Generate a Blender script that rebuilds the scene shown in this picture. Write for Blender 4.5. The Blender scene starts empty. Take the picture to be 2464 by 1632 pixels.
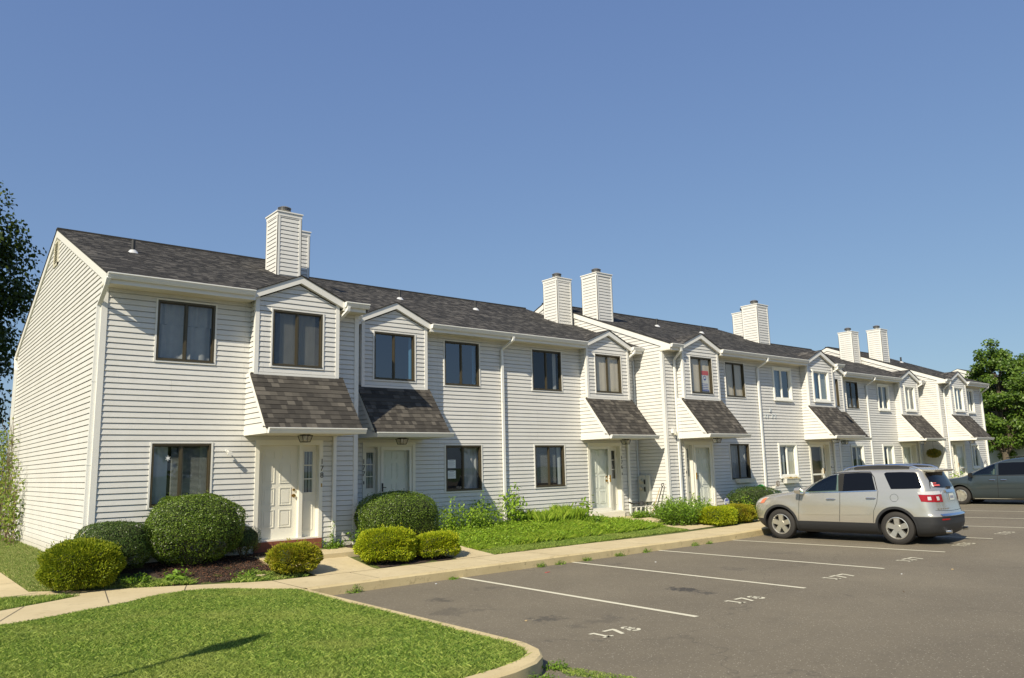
import bpy, bmesh, math, random
import numpy as np
from mathutils import Vector, Matrix

SC = bpy.context.scene
COL = SC.collection
rad = math.radians
random.seed(7)

# ------------------------------------------------------------------ camera
CAMP = (-3.310, -16.894, 1.841)
yw, pt, rl = rad(39.299), rad(9.359), rad(-1.378)
fw_ = Vector((math.sin(yw) * math.cos(pt), math.cos(yw) * math.cos(pt), math.sin(pt)))
rt_ = Vector((math.cos(yw), -math.sin(yw), 0))
up_ = rt_.cross(fw_)
rt2 = rt_ * math.cos(rl) + up_ * math.sin(rl)
up2 = -rt_ * math.sin(rl) + up_ * math.cos(rl)
cam_d = bpy.data.cameras.new('camera')
cam = bpy.data.objects.new('camera', cam_d)
COL.objects.link(cam)
cam.matrix_world = Matrix(((rt2.x, up2.x, -fw_.x, CAMP[0]), (rt2.y, up2.y, -fw_.y, CAMP[1]), (rt2.z, up2.z, -fw_.z, CAMP[2]), (0, 0, 0, 1)))
cam_d.sensor_width = 36
cam_d.lens = 1872.655 / 2464 * 36
cam_d.clip_start = 0.1
cam_d.clip_end = 6000
SC.camera = cam

# ------------------------------------------------------------------ sky, sun, exposure
SUN = Vector((-2.25, -1.0, 2.08)).normalized()          # towards the sun
el = math.asin(SUN.z)
az = math.atan2(SUN.x, SUN.y)
w = bpy.data.worlds.new("World")
SC.world = w
w.use_nodes = True
nt = w.node_tree
sky = nt.nodes.new('ShaderNodeTexSky')
sky.sky_type = 'NISHITA'
sky.sun_disc = False
sky.sun_elevation = el
sky.sun_rotation = az
sky.altitude = 30
sky.air_density = 1.0
sky.dust_density = 0.6
sky.ozone_density = 2.2
sp_ = nt.nodes.new('ShaderNodeSeparateColor')      # evens out the gradient between zenith and horizon
cb_ = nt.nodes.new('ShaderNodeCombineColor')
nt.links.new(sky.outputs[0], sp_.inputs[0])
for k_, (pw, ml) in enumerate(((.56, 1.16), (.56, 1.454), (.38, 2.52))):
    a_ = nt.nodes.new('ShaderNodeMath'); a_.operation = 'POWER'; a_.inputs[1].default_value = pw
    b_ = nt.nodes.new('ShaderNodeMath'); b_.operation = 'MULTIPLY'; b_.inputs[1].default_value = ml
    nt.links.new(sp_.outputs[k_], a_.inputs[0]); nt.links.new(a_.outputs[0], b_.inputs[0]); nt.links.new(b_.outputs[0], cb_.inputs[k_])
nt.links.new(cb_.outputs[0], nt.nodes['Background'].inputs[0])
nt.nodes['Background'].inputs[1].default_value = 0.094
sd = bpy.data.lights.new('sun', 'SUN')
sd.energy = 5.0
sd.angle = rad(0.53)
sd.color = (1.0, 0.90, 0.72)
so = bpy.data.objects.new('sun', sd)
COL.objects.link(so)
so.rotation_euler = SUN.to_track_quat('Z', 'Y').to_euler()
so.location = (-20, -20, 30)
SC.view_settings.view_transform = 'Standard'
SC.view_settings.look = 'None'
SC.view_settings.exposure = 0.4
SC.view_settings.gamma = 1.0
SC.view_settings.use_curve_mapping = False


# ------------------------------------------------------------------ materials
class NT:
    def __init__(s, name):
        s.m = bpy.data.materials.new(name)
        s.m.use_nodes = True
        s.t = s.m.node_tree
        s.b = s.t.nodes['Principled BSDF']
        s.out = s.t.nodes['Material Output']

    def n(s, ty, **k):
        nd = s.t.nodes.new('ShaderNode' + ty)
        for a, v in k.items():
            if a.startswith('i_'):
                key = a[2:].replace('_', ' ')
                if key.isdigit():
                    key = int(key)
                nd.inputs[key].default_value = v
            else:
                setattr(nd, a, v)
        return nd

    def l(s, a, b):
        s.t.links.new(a, b)

    def pos(s):
        return s.n('NewGeometry').outputs['Position']

    def noise(s, scale, vec=None, detail=3, rough=0.55, dist=0):
        nd = s.n('TexNoise')
        nd.inputs['Scale'].default_value = scale
        nd.inputs['Detail'].default_value = detail
        nd.inputs['Roughness'].default_value = rough
        nd.inputs['Distortion'].default_value = dist
        if vec is not None:
            s.l(vec, nd.inputs['Vector'])
        return nd.outputs['Fac']

    def ramp(s, fac, stops):
        nd = s.n('ValToRGB')
        e = nd.color_ramp.elements
        while len(e) < len(stops):
            e.new(0.5)
        for i, (p, c) in enumerate(stops):
            e[i].position = p
            e[i].color = (c if isinstance(c, tuple) else (c, c, c)) + (1,) if not (isinstance(c, tuple) and len(c) == 4) else c
        s.l(fac, nd.inputs[0])
        return nd.outputs[0]

    def mix(s, a, b, fac, mode='MIX'):
        nd = s.n('MixRGB', blend_type=mode)
        for i, v in ((0, fac), (1, a), (2, b)):
            if hasattr(v, 'links'):
                s.l(v, nd.inputs[i])
            elif isinstance(v, (int, float)):
                nd.inputs[i].default_value = v if i == 0 else (v, v, v, 1)
            else:
                nd.inputs[i].default_value = tuple(v) + (1,)
        return nd.outputs[0]

    def math(s, op, a, b=None):
        nd = s.n('Math', operation=op)
        for i, v in ((0, a), (1, b)):
            if v is None:
                continue
            if hasattr(v, 'links'):
                s.l(v, nd.inputs[i])
            else:
                nd.inputs[i].default_value = v
        return nd.outputs[0]

    def scale(s, vec, v3):
        nd = s.n('VectorMath', operation='MULTIPLY')
        s.l(vec, nd.inputs[0])
        nd.inputs[1].default_value = v3
        return nd.outputs[0]

    def bump(s, h, strength=0.3, dist=0.01):
        nd = s.n('Bump')
        nd.inputs['Strength'].default_value = strength
        nd.inputs['Distance'].default_value = dist
        s.l(h, nd.inputs['Height'])
        s.l(nd.outputs[0], s.b.inputs['Normal'])

    def col(s, c):
        if hasattr(c, 'links'):
            s.l(c, s.b.inputs['Base Color'])
        else:
            s.b.inputs['Base Color'].default_value = tuple(c) + (1,)

    def set(s, **k):
        for a, v in k.items():
            s.b.inputs[a.replace('_', ' ')].default_value = v
        return s


def plain(name, c, rough=0.5, metal=0.0, var=0.0, scale=20, **k):
    t = NT(name)
    if var:
        f = t.noise(scale, t.pos(), 4)
        t.col(t.mix(tuple(x * (1 - var) for x in c), tuple(min(1, x * (1 + var)) for x in c), f))
    else:
        t.col(c)
    t.set(Roughness=rough, Metallic=metal, **k)
    return t.m


def siding_mat():
    t = NT('vinyl_siding')
    p = t.pos()
    a = t.noise(1.3, t.scale(p, (1, 1, 0.5)), 4, 0.6)
    b = t.noise(9, t.scale(p, (1, 1, 0.25)), 4, 0.65)
    c = t.mix((0.605, 0.597, 0.56), (0.655, 0.648, 0.615), t.ramp(a, [(0.3, 0.0), (0.7, 1.0)]))
    c = t.mix(c, (0.52, 0.50, 0.44), t.ramp(b, [(0.55, 0.0), (0.85, 0.35)]))
    # splash dirt near the ground: a band of grime that belongs to the wall foot
    sp = t.n('SeparateXYZ')
    t.l(p, sp.inputs[0])
    low = t.ramp(t.math('ADD', sp.outputs[2], t.math('MULTIPLY', b, 0.25)), [(0.28, 0.5), (0.62, 0.0)])
    c = t.mix(c, (0.42, 0.38, 0.27), low)
    t.col(c)
    t.set(Roughness=0.5)
    # hairline overlap joints of the 3.6 m panels
    ax = t.math('ADD', t.math('ADD', sp.outputs[0], sp.outputs[1]), 0.8)
    cv = t.n('CombineXYZ')
    t.l(ax, cv.inputs[0]); t.l(t.math('SUBTRACT', sp.outputs[2], 0.15), cv.inputs[1])
    br = t.n('TexBrick', offset=0.41, offset_frequency=3)
    br.inputs['Color1'].default_value = (1, 1, 1, 1); br.inputs['Color2'].default_value = (0.965, 0.965, 0.965, 1); br.inputs['Mortar'].default_value = (0.55, 0.55, 0.55, 1)
    br.inputs['Scale'].default_value = 1; br.inputs['Mortar Size'].default_value = 0.0022; br.inputs['Brick Width'].default_value = 3.66; br.inputs['Row Height'].default_value = 0.2286
    t.l(cv.outputs[0], br.inputs[0])
    c = t.mix(c, br.outputs[0], 1.0, 'MULTIPLY')
    t.col(c)
    t.bump(t.math('ADD', t.math('MULTIPLY', t.noise(60, t.scale(p, (0.3, 0.3, 6)), 3), 0.25), t.noise(1.6, t.scale(p, (1, 1, 2)), 2)), 0.22, 0.03)
    return t.m


def shingle_mat(name, sx, sy, lo, hi, cont=1.0):
    t = NT(name)
    uv = t.n('UVMap').outputs[0]
    br = t.n('TexBrick', offset=0.37, offset_frequency=3, squash=0.7, squash_frequency=2)
    br.inputs['Color1'].default_value = (0, 0, 0, 1)
    br.inputs['Color2'].default_value = (1, 1, 1, 1)
    br.inputs['Mortar'].default_value = (0.1, 0.1, 0.1, 1)
    br.inputs['Scale'].default_value = 1
    br.inputs['Mortar Size'].default_value = 0.0
    br.inputs['Brick Width'].default_value = sx
    br.inputs['Row Height'].default_value = sy
    t.l(uv, br.inputs[0])
    g = t.noise(230, t.pos(), 3, 0.7)
    big = t.noise(0.8, t.pos(), 3)
    f = t.math('MULTIPLY', br.outputs[0], cont)
    c = t.mix(lo, hi, t.ramp(f, [(0.0, 0.0), (0.4, 0.18), (0.7, 0.45), (1.0, 1.0)]))
    c = t.mix(c, tuple(x * 1.9 for x in hi), t.ramp(g, [(0.52, 0.0), (0.8, 0.6)]))
    c = t.mix(c, tuple(x * 0.45 for x in lo), t.ramp(g, [(0.25, 0.7), (0.47, 0.0)]))
    c = t.mix(c, tuple(x * 0.8 for x in lo), t.ramp(big, [(0.35, 0.35), (0.65, 0.0)]))
    t.col(c)
    t.set(Roughness=0.92)
    t.bump(g, 0.35, 0.006)
    return t.m


def asphalt_mat():
    t = NT('worn_asphalt')
    p = t.pos()
    v = t.n('TexVoronoi', feature='F1')
    v.inputs['Scale'].default_value = 40
    t.l(p, v.inputs['Vector'])
    spk = t.ramp(v.outputs['Distance'], [(0.14, 1.0), (0.36, 0.0)])
    sepc = t.n('SeparateColor')
    t.l(v.outputs['Color'], sepc.inputs[0])
    sel = t.ramp(sepc.outputs[0], [(0.6, 0.0), (0.95, 1.0)])
    spk = t.math('MULTIPLY', spk, sel)
    big = t.noise(0.35, p, 5, 0.6)
    mid = t.noise(3.0, p, 5, 0.65)
    fine = t.noise(44, p, 6, 0.85)
    c = t.mix((0.124, 0.105, 0.073), (0.172, 0.147, 0.102), t.ramp(big, [(0.3, 0.0), (0.7, 1.0)]))
    c = t.mix(c, (0.105, 0.090, 0.064), t.ramp(mid, [(0.52, 0.0), (0.8, 0.5)]))
    c = t.mix(c, (0.078, 0.068, 0.050), t.ramp(fine, [(0.3, 0.75), (0.48, 0.0)]))
    c = t.mix(c, (0.30, 0.265, 0.19), t.ramp(fine, [(0.55, 0.0), (0.75, 0.65)]))
    c = t.mix(c, (0.44, 0.40, 0.31), spk)
    # fine cracks
    wv = t.n('VectorMath', operation='ADD')
    nzc = t.n('TexNoise'); nzc.inputs['Scale'].default_value = 1.6; nzc.inputs['Detail'].default_value = 5; t.l(p, nzc.inputs['Vector'])
    t.l(p, wv.inputs[0]); t.l(t.scale(nzc.outputs['Color'], (1.3, 1.3, 0)), wv.inputs[1])
    ve = t.n('TexVoronoi', feature='DISTANCE_TO_EDGE'); ve.inputs['Scale'].default_value = 0.16
    t.l(wv.outputs[0], ve.inputs['Vector'])
    c = t.mix(c, (0.045, 0.04, 0.032), t.ramp(ve.outputs['Distance'], [(0.0004, 0.4), (0.0012, 0.0)]))
    # oil stains: (x, y, rx, ry, strength)
    for (x, y, rx, ry, st, nscale) in ((7.5, -8.1, .42, .75, .85, 9), (7.45, -8.6, .35, .3, .6, 12), (4.2, -8.35, .55, .45, .55, 11), (4.05, -5.9, .35, .5, .5, 10), (5.4, -5.5, .6, .5, .35, 5), (3.6, -6.9, .9, .8, .3, 3),
                                      (10.2, -7.2, .6, .6, .3, 4), (4.6, -9.0, 1.2, .5, .3, 3), (9.3, -4.9, .5, .4, .35, 7), (13.2, -6.5, .8, .7, .25, 4)):
        mp = t.n('Mapping')
        mp.inputs['Location'].default_value = (-x / rx, -y / ry, 0)
        mp.inputs['Scale'].default_value = (1 / rx, 1 / ry, 0)
        t.l(p, mp.inputs[0])
        ln = t.n('VectorMath', operation='LENGTH')
        t.l(mp.outputs[0], ln.inputs[0])
        nz = t.noise(nscale, p, 4, 0.7)
        m = t.math('ADD', t.math('MULTIPLY', ln.outputs['Value'], -0.45), nz)
        c = t.mix(c, (0.028, 0.026, 0.025), t.math('MULTIPLY', t.ramp(m, [(0.27, 0.0), (0.40, 1.0)]), st))
    t.col(c)
    t.set(Roughness=0.88)
    t.bump(t.math('ADD', fine, spk), 0.5, 0.006)
    return t.m


def concrete_mat(name, a, b, stain=0.5):
    t = NT(name)
    p = t.pos()
    n1 = t.noise(1.2, p, 5, 0.65)
    n2 = t.noise(90, p, 4, 0.7)
    n3 = t.noise(7, p, 5, 0.7)
    c = t.mix(a, b, t.ramp(n1, [(0.3, 0.0), (0.7, 1.0)]))
    c = t.mix(c, tuple(x * 0.72 for x in a), t.ramp(n2, [(0.3, 0.45), (0.5, 0.0)]))
    c = t.mix(c, tuple(x * 0.45 for x in a), t.math('MULTIPLY', t.ramp(n3, [(0.56, 0.0), (0.74, 1.0)]), stain))
    t.col(c)
    t.set(Roughness=0.9)
    t.bump(n2, 0.3, 0.004)
    return t.m


def paint_mat():
    t = NT('worn_road_paint')
    n = t.noise(26, t.pos(), 5, 0.75)
    n2 = t.noise(140, t.pos(), 3, 0.7)
    c = t.mix((0.60, 0.57, 0.44), (0.26, 0.24, 0.20), t.ramp(n, [(0.56, 0.0), (0.74, 0.75)]))
    c = t.mix(c, (0.15, 0.14, 0.12), t.ramp(n2, [(0.62, 0.0), (0.78, 0.7)]))
    t.col(c)
    t.set(Roughness=0.8)
    return t.m


def leaf_mat(name, cols, trans=0.35, rough=0.5, patch=None):
    t = NT(name)
    g = t.n('NewGeometry')
    c = t.ramp(g.outputs['Random Per Island'], [(i / max(1, len(cols) - 1), q) for i, q in enumerate(cols)])
    if patch:
        nn = t.noise(patch[1], g.outputs['Position'], 3, 0.6)
        c = t.mix(c, patch[0], t.ramp(nn, [(0.48, 0.0), (0.68, patch[2])]))
    t.col(c)
    t.set(Roughness=rough)
    t.b.inputs['Specular IOR Level'].default_value = 0.35
    tr = t.n('BsdfTranslucent')
    t.l(t.mix(c, (0.30, 0.42, 0.03), 0.35), tr.inputs[0])
    ms = t.n('MixShader')
    ms.inputs[0].default_value = trans
    t.l(t.b.outputs[0], ms.inputs[1])
    t.l(tr.outputs[0], ms.inputs[2])
    t.l(ms.outputs[0], t.out.inputs[0])
    return t.m


def soil_mat(name, a, b, sc=30):
    t = NT(name)
    p = t.pos()
    n = t.noise(sc, p, 5, 0.7)
    n1 = t.noise(2.0, p, 4)
    c = t.mix(a, b, t.ramp(n, [(0.35, 0.0), (0.65, 1.0)]))
    c = t.mix(c, tuple(x * 0.6 for x in a), t.ramp(n1, [(0.4, 0.5), (0.6, 0.0)]))
    t.col(c)
    t.set(Roughness=0.95)
    t.bump(n, 0.8, 0.03)
    return t.m


def glass_mat(name, tint=(0.9, 0.95, 0.95), refl=0.12, body=None, bodyf=0.0):
    t = NT(name)
    tr = t.n('BsdfTransparent')
    tr.inputs[0].default_value = tuple(tint) + (1,)
    gl = t.n('BsdfGlossy')
    gl.inputs['Roughness'].default_value = 0.015
    gl.inputs[0].default_value = (0.95, 0.97, 1, 1)
    gn = t.n('NewGeometry')
    dt = t.n('VectorMath', operation='DOT_PRODUCT')
    t.l(gn.outputs['Incoming'], dt.inputs[0]); t.l(gn.outputs['Normal'], dt.inputs[1])
    c1 = t.math('SUBTRACT', 1.0, t.math('ABSOLUTE', dt.outputs['Value']))
    f = t.math('MINIMUM', t.math('ADD', t.math('MULTIPLY', t.math('POWER', c1, 5.0), 0.9), 0.07 + refl), 1.0)
    ms = t.n('MixShader')
    t.l(f, ms.inputs[0])
    t.l(tr.outputs[0], ms.inputs[1])
    t.l(gl.outputs[0], ms.inputs[2])
    # faint waviness of the pane
    bp = t.n('Bump')
    bp.inputs['Strength'].default_value = 0.03
    bp.inputs['Distance'].default_value = 0.02
    t.l(t.noise(2.2, t.pos(), 1), bp.inputs['Height'])
    t.l(bp.outputs[0], gl.inputs['Normal'])
    t.l(ms.outputs[0], t.out.inputs[0])
    return t.m


M = {}
M['siding'] = siding_mat()
M['trim'] = plain('white_trim', (0.70, 0.69, 0.645), 0.45, var=0.05, scale=6)
M['trim2'] = plain('white_downspout', (0.71, 0.71, 0.675), 0.4, var=0.06, scale=4)
M['soffit'] = plain('soffit_vinyl', (0.60, 0.57, 0.46), 0.6, var=0.05)
M['bronze'] = plain('bronze_window_frame', (0.085, 0.070, 0.042), 0.38, 0.4, var=0.15)
M['whiteframe'] = plain('white_window_frame', (0.78, 0.77, 0.70), 0.4, var=0.03)
M['door'] = plain('cream_door_paint', (0.72, 0.70, 0.61), 0.4, var=0.05, scale=3)
M['doorin'] = plain('grey_white_door_paint', (0.74, 0.76, 0.70), 0.4)
M['brass'] = plain('aged_brass', (0.55, 0.33, 0.07), 0.25, 1.0)
M['black'] = plain('black_metal', (0.015, 0.015, 0.015), 0.45, 0.3)
M['darkgrey'] = plain('dark_grey_metal', (0.06, 0.06, 0.06), 0.5, 0.4)
M['flue'] = plain('galvanised_flue_cap', (0.50, 0.48, 0.43), 0.4, 0.8, var=0.2)
M['flashing'] = plain('light_flashing', (0.66, 0.66, 0.64), 0.4, 0.3)
M['pipe'] = plain('dark_vent_pipe', (0.03, 0.03, 0.03), 0.6)
M['meter'] = plain('grey_meter_enclosure', (0.50, 0.50, 0.45), 0.5, 0.1, var=0.08)
M['conduit'] = plain('grey_conduit', (0.52, 0.56, 0.58), 0.4, 0.3)
M['shingle'] = shingle_mat('main_roof_shingles', 0.17, 0.143, (0.008, 0.0075, 0.007), (0.15, 0.138, 0.122))
M['shingle2'] = shingle_mat('porch_roof_shingles', 0.17, 0.130, (0.024, 0.021, 0.0175), (0.125, 0.112, 0.092))
M['asphalt'] = asphalt_mat()
M['concrete'] = concrete_mat('sidewalk_concrete', (0.47, 0.385, 0.225), (0.56, 0.47, 0.29), 0.45)
M['kerb'] = concrete_mat('kerb_concrete', (0.45, 0.36, 0.19), (0.58, 0.48, 0.27), 0.9)
M['foundation'] = concrete_mat('foundation_concrete', (0.40, 0.37, 0.28), (0.48, 0.44, 0.34), 0.4)
M['joint'] = plain('dark_joint', (0.10, 0.085, 0.06), 0.9)
M['paint'] = paint_mat()
M['mulch'] = soil_mat('dark_mulch', (0.020, 0.014, 0.010), (0.085, 0.05, 0.032), 45)
M['turf'] = soil_mat('turf_soil', (0.07, 0.09, 0.015), (0.13, 0.15, 0.03), 25)
M['farturf'] = soil_mat('far_grass', (0.05, 0.085, 0.018), (0.08, 0.12, 0.03), 3)
M['redwood'] = plain('weathered_red_board', (0.20, 0.065, 0.035), 0.8, var=0.45, scale=14)
M['curtain'] = plain('pale_curtain', (0.36, 0.38, 0.39), 0.9, var=0.15, scale=8)
M['sheer'] = plain('beige_screen', (0.62, 0.57, 0.47), 0.9, var=0.05, scale=3)
M['blind'] = plain('grey_blind_slats', (0.42, 0.42, 0.39), 0.6, var=0.1, scale=5)
M['bluecloth'] = plain('pale_blue_curtain', (0.20, 0.42, 0.60), 0.8)
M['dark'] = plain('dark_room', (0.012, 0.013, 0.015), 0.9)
M['glass'] = glass_mat('window_glass', (0.86, 0.90, 0.90), 0.02)
M['glass_r'] = glass_mat('reflective_window_glass', (0.55, 0.62, 0.66), 0.09)
M['screen'] = glass_mat('bug_screen_glass', (0.84, 0.84, 0.82), 0.0)
M['clear'] = glass_mat('storm_door_glass', (0.97, 0.98, 0.975), -0.02)
M['lampglass'] = glass_mat('lantern_glass', (0.8, 0.8, 0.75), 0.1)
M['paper'] = plain('white_paper', (0.66, 0.68, 0.68), 0.8)
M['ink'] = plain('grey_ink', (0.25, 0.27, 0.33), 0.8)
M['red'] = plain('red_print', (0.62, 0.10, 0.09), 0.6)
M['blue'] = plain('blue_print', (0.07, 0.09, 0.38), 0.6)
M['number'] = plain('black_numeral', (0.012, 0.012, 0.012), 0.4)
M['bark'] = plain('tree_bark', (0.10, 0.08, 0.055), 0.9, var=0.35, scale=18)
M['stem'] = plain('shrub_stem', (0.13, 0.09, 0.055), 0.9, var=0.3, scale=30)
M['greenplastic'] = plain('green_plastic', (0.03, 0.42, 0.06), 0.35)
M['gaspipe'] = plain('white_painted_pipe', (0.62, 0.60, 0.54), 0.5, 0.1, var=0.2, scale=30)
M['rust'] = plain('rusted_iron', (0.16, 0.11, 0.07), 0.8, 0.4, var=0.4, scale=40)
M['wood'] = plain('shovel_wood', (0.45, 0.33, 0.17), 0.7, var=0.2)
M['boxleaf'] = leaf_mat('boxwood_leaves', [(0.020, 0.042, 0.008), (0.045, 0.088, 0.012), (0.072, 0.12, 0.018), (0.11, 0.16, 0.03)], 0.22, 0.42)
M['boxleaf2'] = leaf_mat('lit_boxwood_leaves', [(0.035, 0.07, 0.008), (0.075, 0.135, 0.012), (0.13, 0.20, 0.02), (0.20, 0.28, 0.045)], 0.25, 0.38)  # brighter copy of boxwood_leaves, sunlight put into the leaf colours
M['gold'] = leaf_mat('golden_thread_foliage', [(0.15, 0.22, 0.008), (0.27, 0.35, 0.010), (0.40, 0.46, 0.014), (0.54, 0.53, 0.022)], 0.32, 0.6)
M['gold2'] = leaf_mat('dull_golden_foliage', [(0.10, 0.15, 0.008), (0.17, 0.22, 0.010), (0.26, 0.31, 0.012), (0.36, 0.37, 0.018)], 0.32, 0.6)
M['goldred'] = leaf_mat('golden_foliage_with_brown', [(0.16, 0.19, 0.010), (0.25, 0.28, 0.012), (0.35, 0.34, 0.016), (0.42, 0.38, 0.02)], 0.32, 0.6, patch=((0.20, 0.08, 0.02), 5, 0.5))
M['weed'] = leaf_mat('bright_weed_leaves', [(0.12, 0.22, 0.012), (0.20, 0.34, 0.02), (0.28, 0.44, 0.035), (0.36, 0.50, 0.05)], 0.4, 0.5)
M['weed2'] = leaf_mat('green_shrub_leaves', [(0.07, 0.14, 0.012), (0.13, 0.24, 0.02), (0.19, 0.33, 0.03), (0.26, 0.40, 0.04)], 0.4, 0.5)
M['grass'] = leaf_mat('lawn_blades', [(0.045, 0.10, 0.014), (0.14, 0.235, 0.035), (0.28, 0.40, 0.065), (0.50, 0.57, 0.14)], 0.33, 0.55, patch=((0.35, 0.39, 0.10), 0.7, 0.6))
M['drygrass'] = leaf_mat('dry_grass_blades', [(0.11, 0.18, 0.03), (0.20, 0.29, 0.06), (0.34, 0.38, 0.12), (0.46, 0.43, 0.18)], 0.3, 0.6)
M['treeleaf'] = leaf_mat('maple_leaves', [(0.04, 0.085, 0.010), (0.07, 0.13, 0.014), (0.105, 0.18, 0.022), (0.16, 0.24, 0.035)], 0.3, 0.45)
M['darkleaf'] = leaf_mat('dark_tree_leaves', [(0.014, 0.028, 0.004), (0.026, 0.048, 0.007), (0.042, 0.068, 0.009), (0.07, 0.10, 0.012)], 0.2, 0.55)
M['basket'] = leaf_mat('hanging_basket_leaves', [(0.05, 0.09, 0.01), (0.12, 0.14, 0.02), (0.25, 0.18, 0.02), (0.3, 0.2, 0.03)], 0.3, 0.6)
M['dryflower'] = leaf_mat('dry_flowers', [(0.40, 0.25, 0.06), (0.5, 0.35, 0.1), (0.3, 0.2, 0.06)], 0.2, 0.8)
M['flowers'] = M['dryflower']


# ------------------------------------------------------------------ object helpers
def tag(o, label=None, cat=None, group=None, kind=None):
    if label: o['label'] = label
    if cat: o['category'] = cat
    if group: o['group'] = group
    if kind: o['kind'] = kind
    return o


def thing(name, label, cat, loc=(0, 0, 0), group=None):
    o = bpy.data.objects.new(name, None)
    o.empty_display_size = 0.2
    COL.objects.link(o)
    o.location = loc
    o['pl'] = 0
    del o['pl']
    return tag(o, label, cat, group)


ROOTLOC = {}


def adopt(o, parent):
    o.parent = parent
    loc = Vector((0, 0, 0))
    q = parent
    while q is not None:
        loc = loc + q.location
        q = q.parent
    if parent.parent is None:
        o.matrix_parent_inverse = Matrix.Translation(-parent.location)


def mesh_obj(name, me, parent=None):
    o = bpy.data.objects.new(name, me)
    COL.objects.link(o)
    if parent is not None:
        adopt(o, parent)
    return o


class MB:
    def __init__(s):
        s.v = []; s.f = []; s.uv = []; s.mi = []
        s.cur = 0

    def face(s, pts, uv=None):
        b = len(s.v)
        s.v.extend([tuple(p) for p in pts])
        s.f.append(tuple(range(b, b + len(pts))))
        s.uv.append(uv if uv else [(0, 0)] * len(pts))
        s.mi.append(s.cur)

    def box(s, x0, x1, y0, y1, z0, z1):
        if x1 < x0: x0, x1 = x1, x0
        if y1 < y0: y0, y1 = y1, y0
        if z1 < z0: z0, z1 = z1, z0
        P = [(x0, y0, z0), (x1, y0, z0), (x1, y1, z0), (x0, y1, z0), (x0, y0, z1), (x1, y0, z1), (x1, y1, z1), (x0, y1, z1)]
        for q in ((0, 3, 2, 1), (4, 5, 6, 7), (0, 1, 5, 4), (1, 2, 6, 5), (2, 3, 7, 6), (3, 0, 4, 7)):
            s.face([P[i] for i in q])
        return s

    def prism(s, poly, a, b):
        """poly: list of 3D points; extruded from offset a to offset b (3D vectors)."""
        A = [Vector(p) + Vector(a) for p in poly]
        B = [Vector(p) + Vector(b) for p in poly]
        s.face(A[::-1]); s.face(B)
        n = len(A)
        for i in range(n):
            j = (i + 1) % n
            s.face([A[i], A[j], B[j], B[i]])
        return s

    def cyl(s, c, r, h, n=16, r2=None, axis='z', cap=True):
        r2 = r if r2 is None else r2
        def P(a, rr, t):
            u, v = math.cos(a) * rr, math.sin(a) * rr
            if axis == 'z': return (c[0] + u, c[1] + v, c[2] + t)
            if axis == 'y': return (c[0] + u, c[1] + t, c[2] + v)
            return (c[0] + t, c[1] + u, c[2] + v)
        A = [P(2 * math.pi * i / n, r, 0) for i in range(n)]
        B = [P(2 * math.pi * i / n, r2, h) for i in range(n)]
        for i in range(n):
            j = (i + 1) % n
            s.face([A[i], A[j], B[j], B[i]])
        if cap:
            s.face(A[::-1]); s.face(B)
        return s

    def tube(s, pts, r, n=8, r_end=None):
        pts = [Vector(p) for p in pts]
        rings = []
        m = len(pts)
        for i, p in enumerate(pts):
            d = (pts[min(i + 1, m - 1)] - pts[max(i - 1, 0)]).normalized()
            u = d.cross(Vector((0, 0, 1)))
            if u.length < 1e-3: u = d.cross(Vector((0, 1, 0)))
            u.normalize(); v = d.cross(u)
            rr = r if r_end is None else r + (r_end - r) * i / (m - 1)
            rings.append([p + u * math.cos(2 * math.pi * k / n) * rr + v * math.sin(2 * math.pi * k / n) * rr for k in range(n)])
        for i in range(m - 1):
            for k in range(n):
                j = (k + 1) % n
                s.face([rings[i][k], rings[i][j], rings[i + 1][j], rings[i + 1][k]])
        s.face(rings[0][::-1]); s.face(rings[-1])
        return s

    def build(s, name, mats, parent=None, smooth=False, sharp=None):
        me = bpy.data.meshes.new(name)
        me.from_pydata(s.v, [], s.f)
        ul = me.uv_layers.new(name='UVMap')
        flat = [c for f in s.uv for p in f for c in p]
        ul.data.foreach_set('uv', flat)
        if not isinstance(mats, (list, tuple)): mats = [mats]
        for m in mats: me.materials.append(M[m] if isinstance(m, str) else m)
        if len(mats) > 1: me.polygons.foreach_set('material_index', s.mi)
        if smooth:
            bm = bmesh.new(); bm.from_mesh(me)
            bmesh.ops.remove_doubles(bm, verts=bm.verts, dist=1e-5)
            bmesh.ops.recalc_face_normals(bm, faces=bm.faces)
            bm.to_mesh(me); bm.free()
            me.polygons.foreach_set('use_smooth', [True] * len(me.polygons))
            me.set_sharp_from_angle(angle=rad(sharp or 40))
        me.update()
        return mesh_obj(name, me, parent)


def text_mesh(name, txt, size, mat, origin, ux, uz, parent=None, ext=0.004, spacing=1.0, align='CENTER', bold=0.0):
    c = bpy.data.curves.new(name, 'FONT')
    c.body = txt; c.size = size; c.extrude = ext; c.align_x = align; c.space_character = spacing
    c.space_line = 0.8
    c.offset = bold
    o = bpy.data.objects.new(name, c)
    COL.objects.link(o)
    dg = bpy.context.evaluated_depsgraph_get()
    me = bpy.data.meshes.new_from_object(o.evaluated_get(dg))
    bpy.data.objects.remove(o)
    ux = Vector(ux); uz = Vector(uz)
    n = ux.normalized().cross(uz.normalized())
    for v in me.vertices:
        q = v.co.copy()
        v.co = Vector(origin) + ux * q.x + uz * q.y + n * q.z
    me.materials.clear()
    me.materials.append(M[mat])
    return mesh_obj(name, me, parent)


EXP = 0.1143


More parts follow.
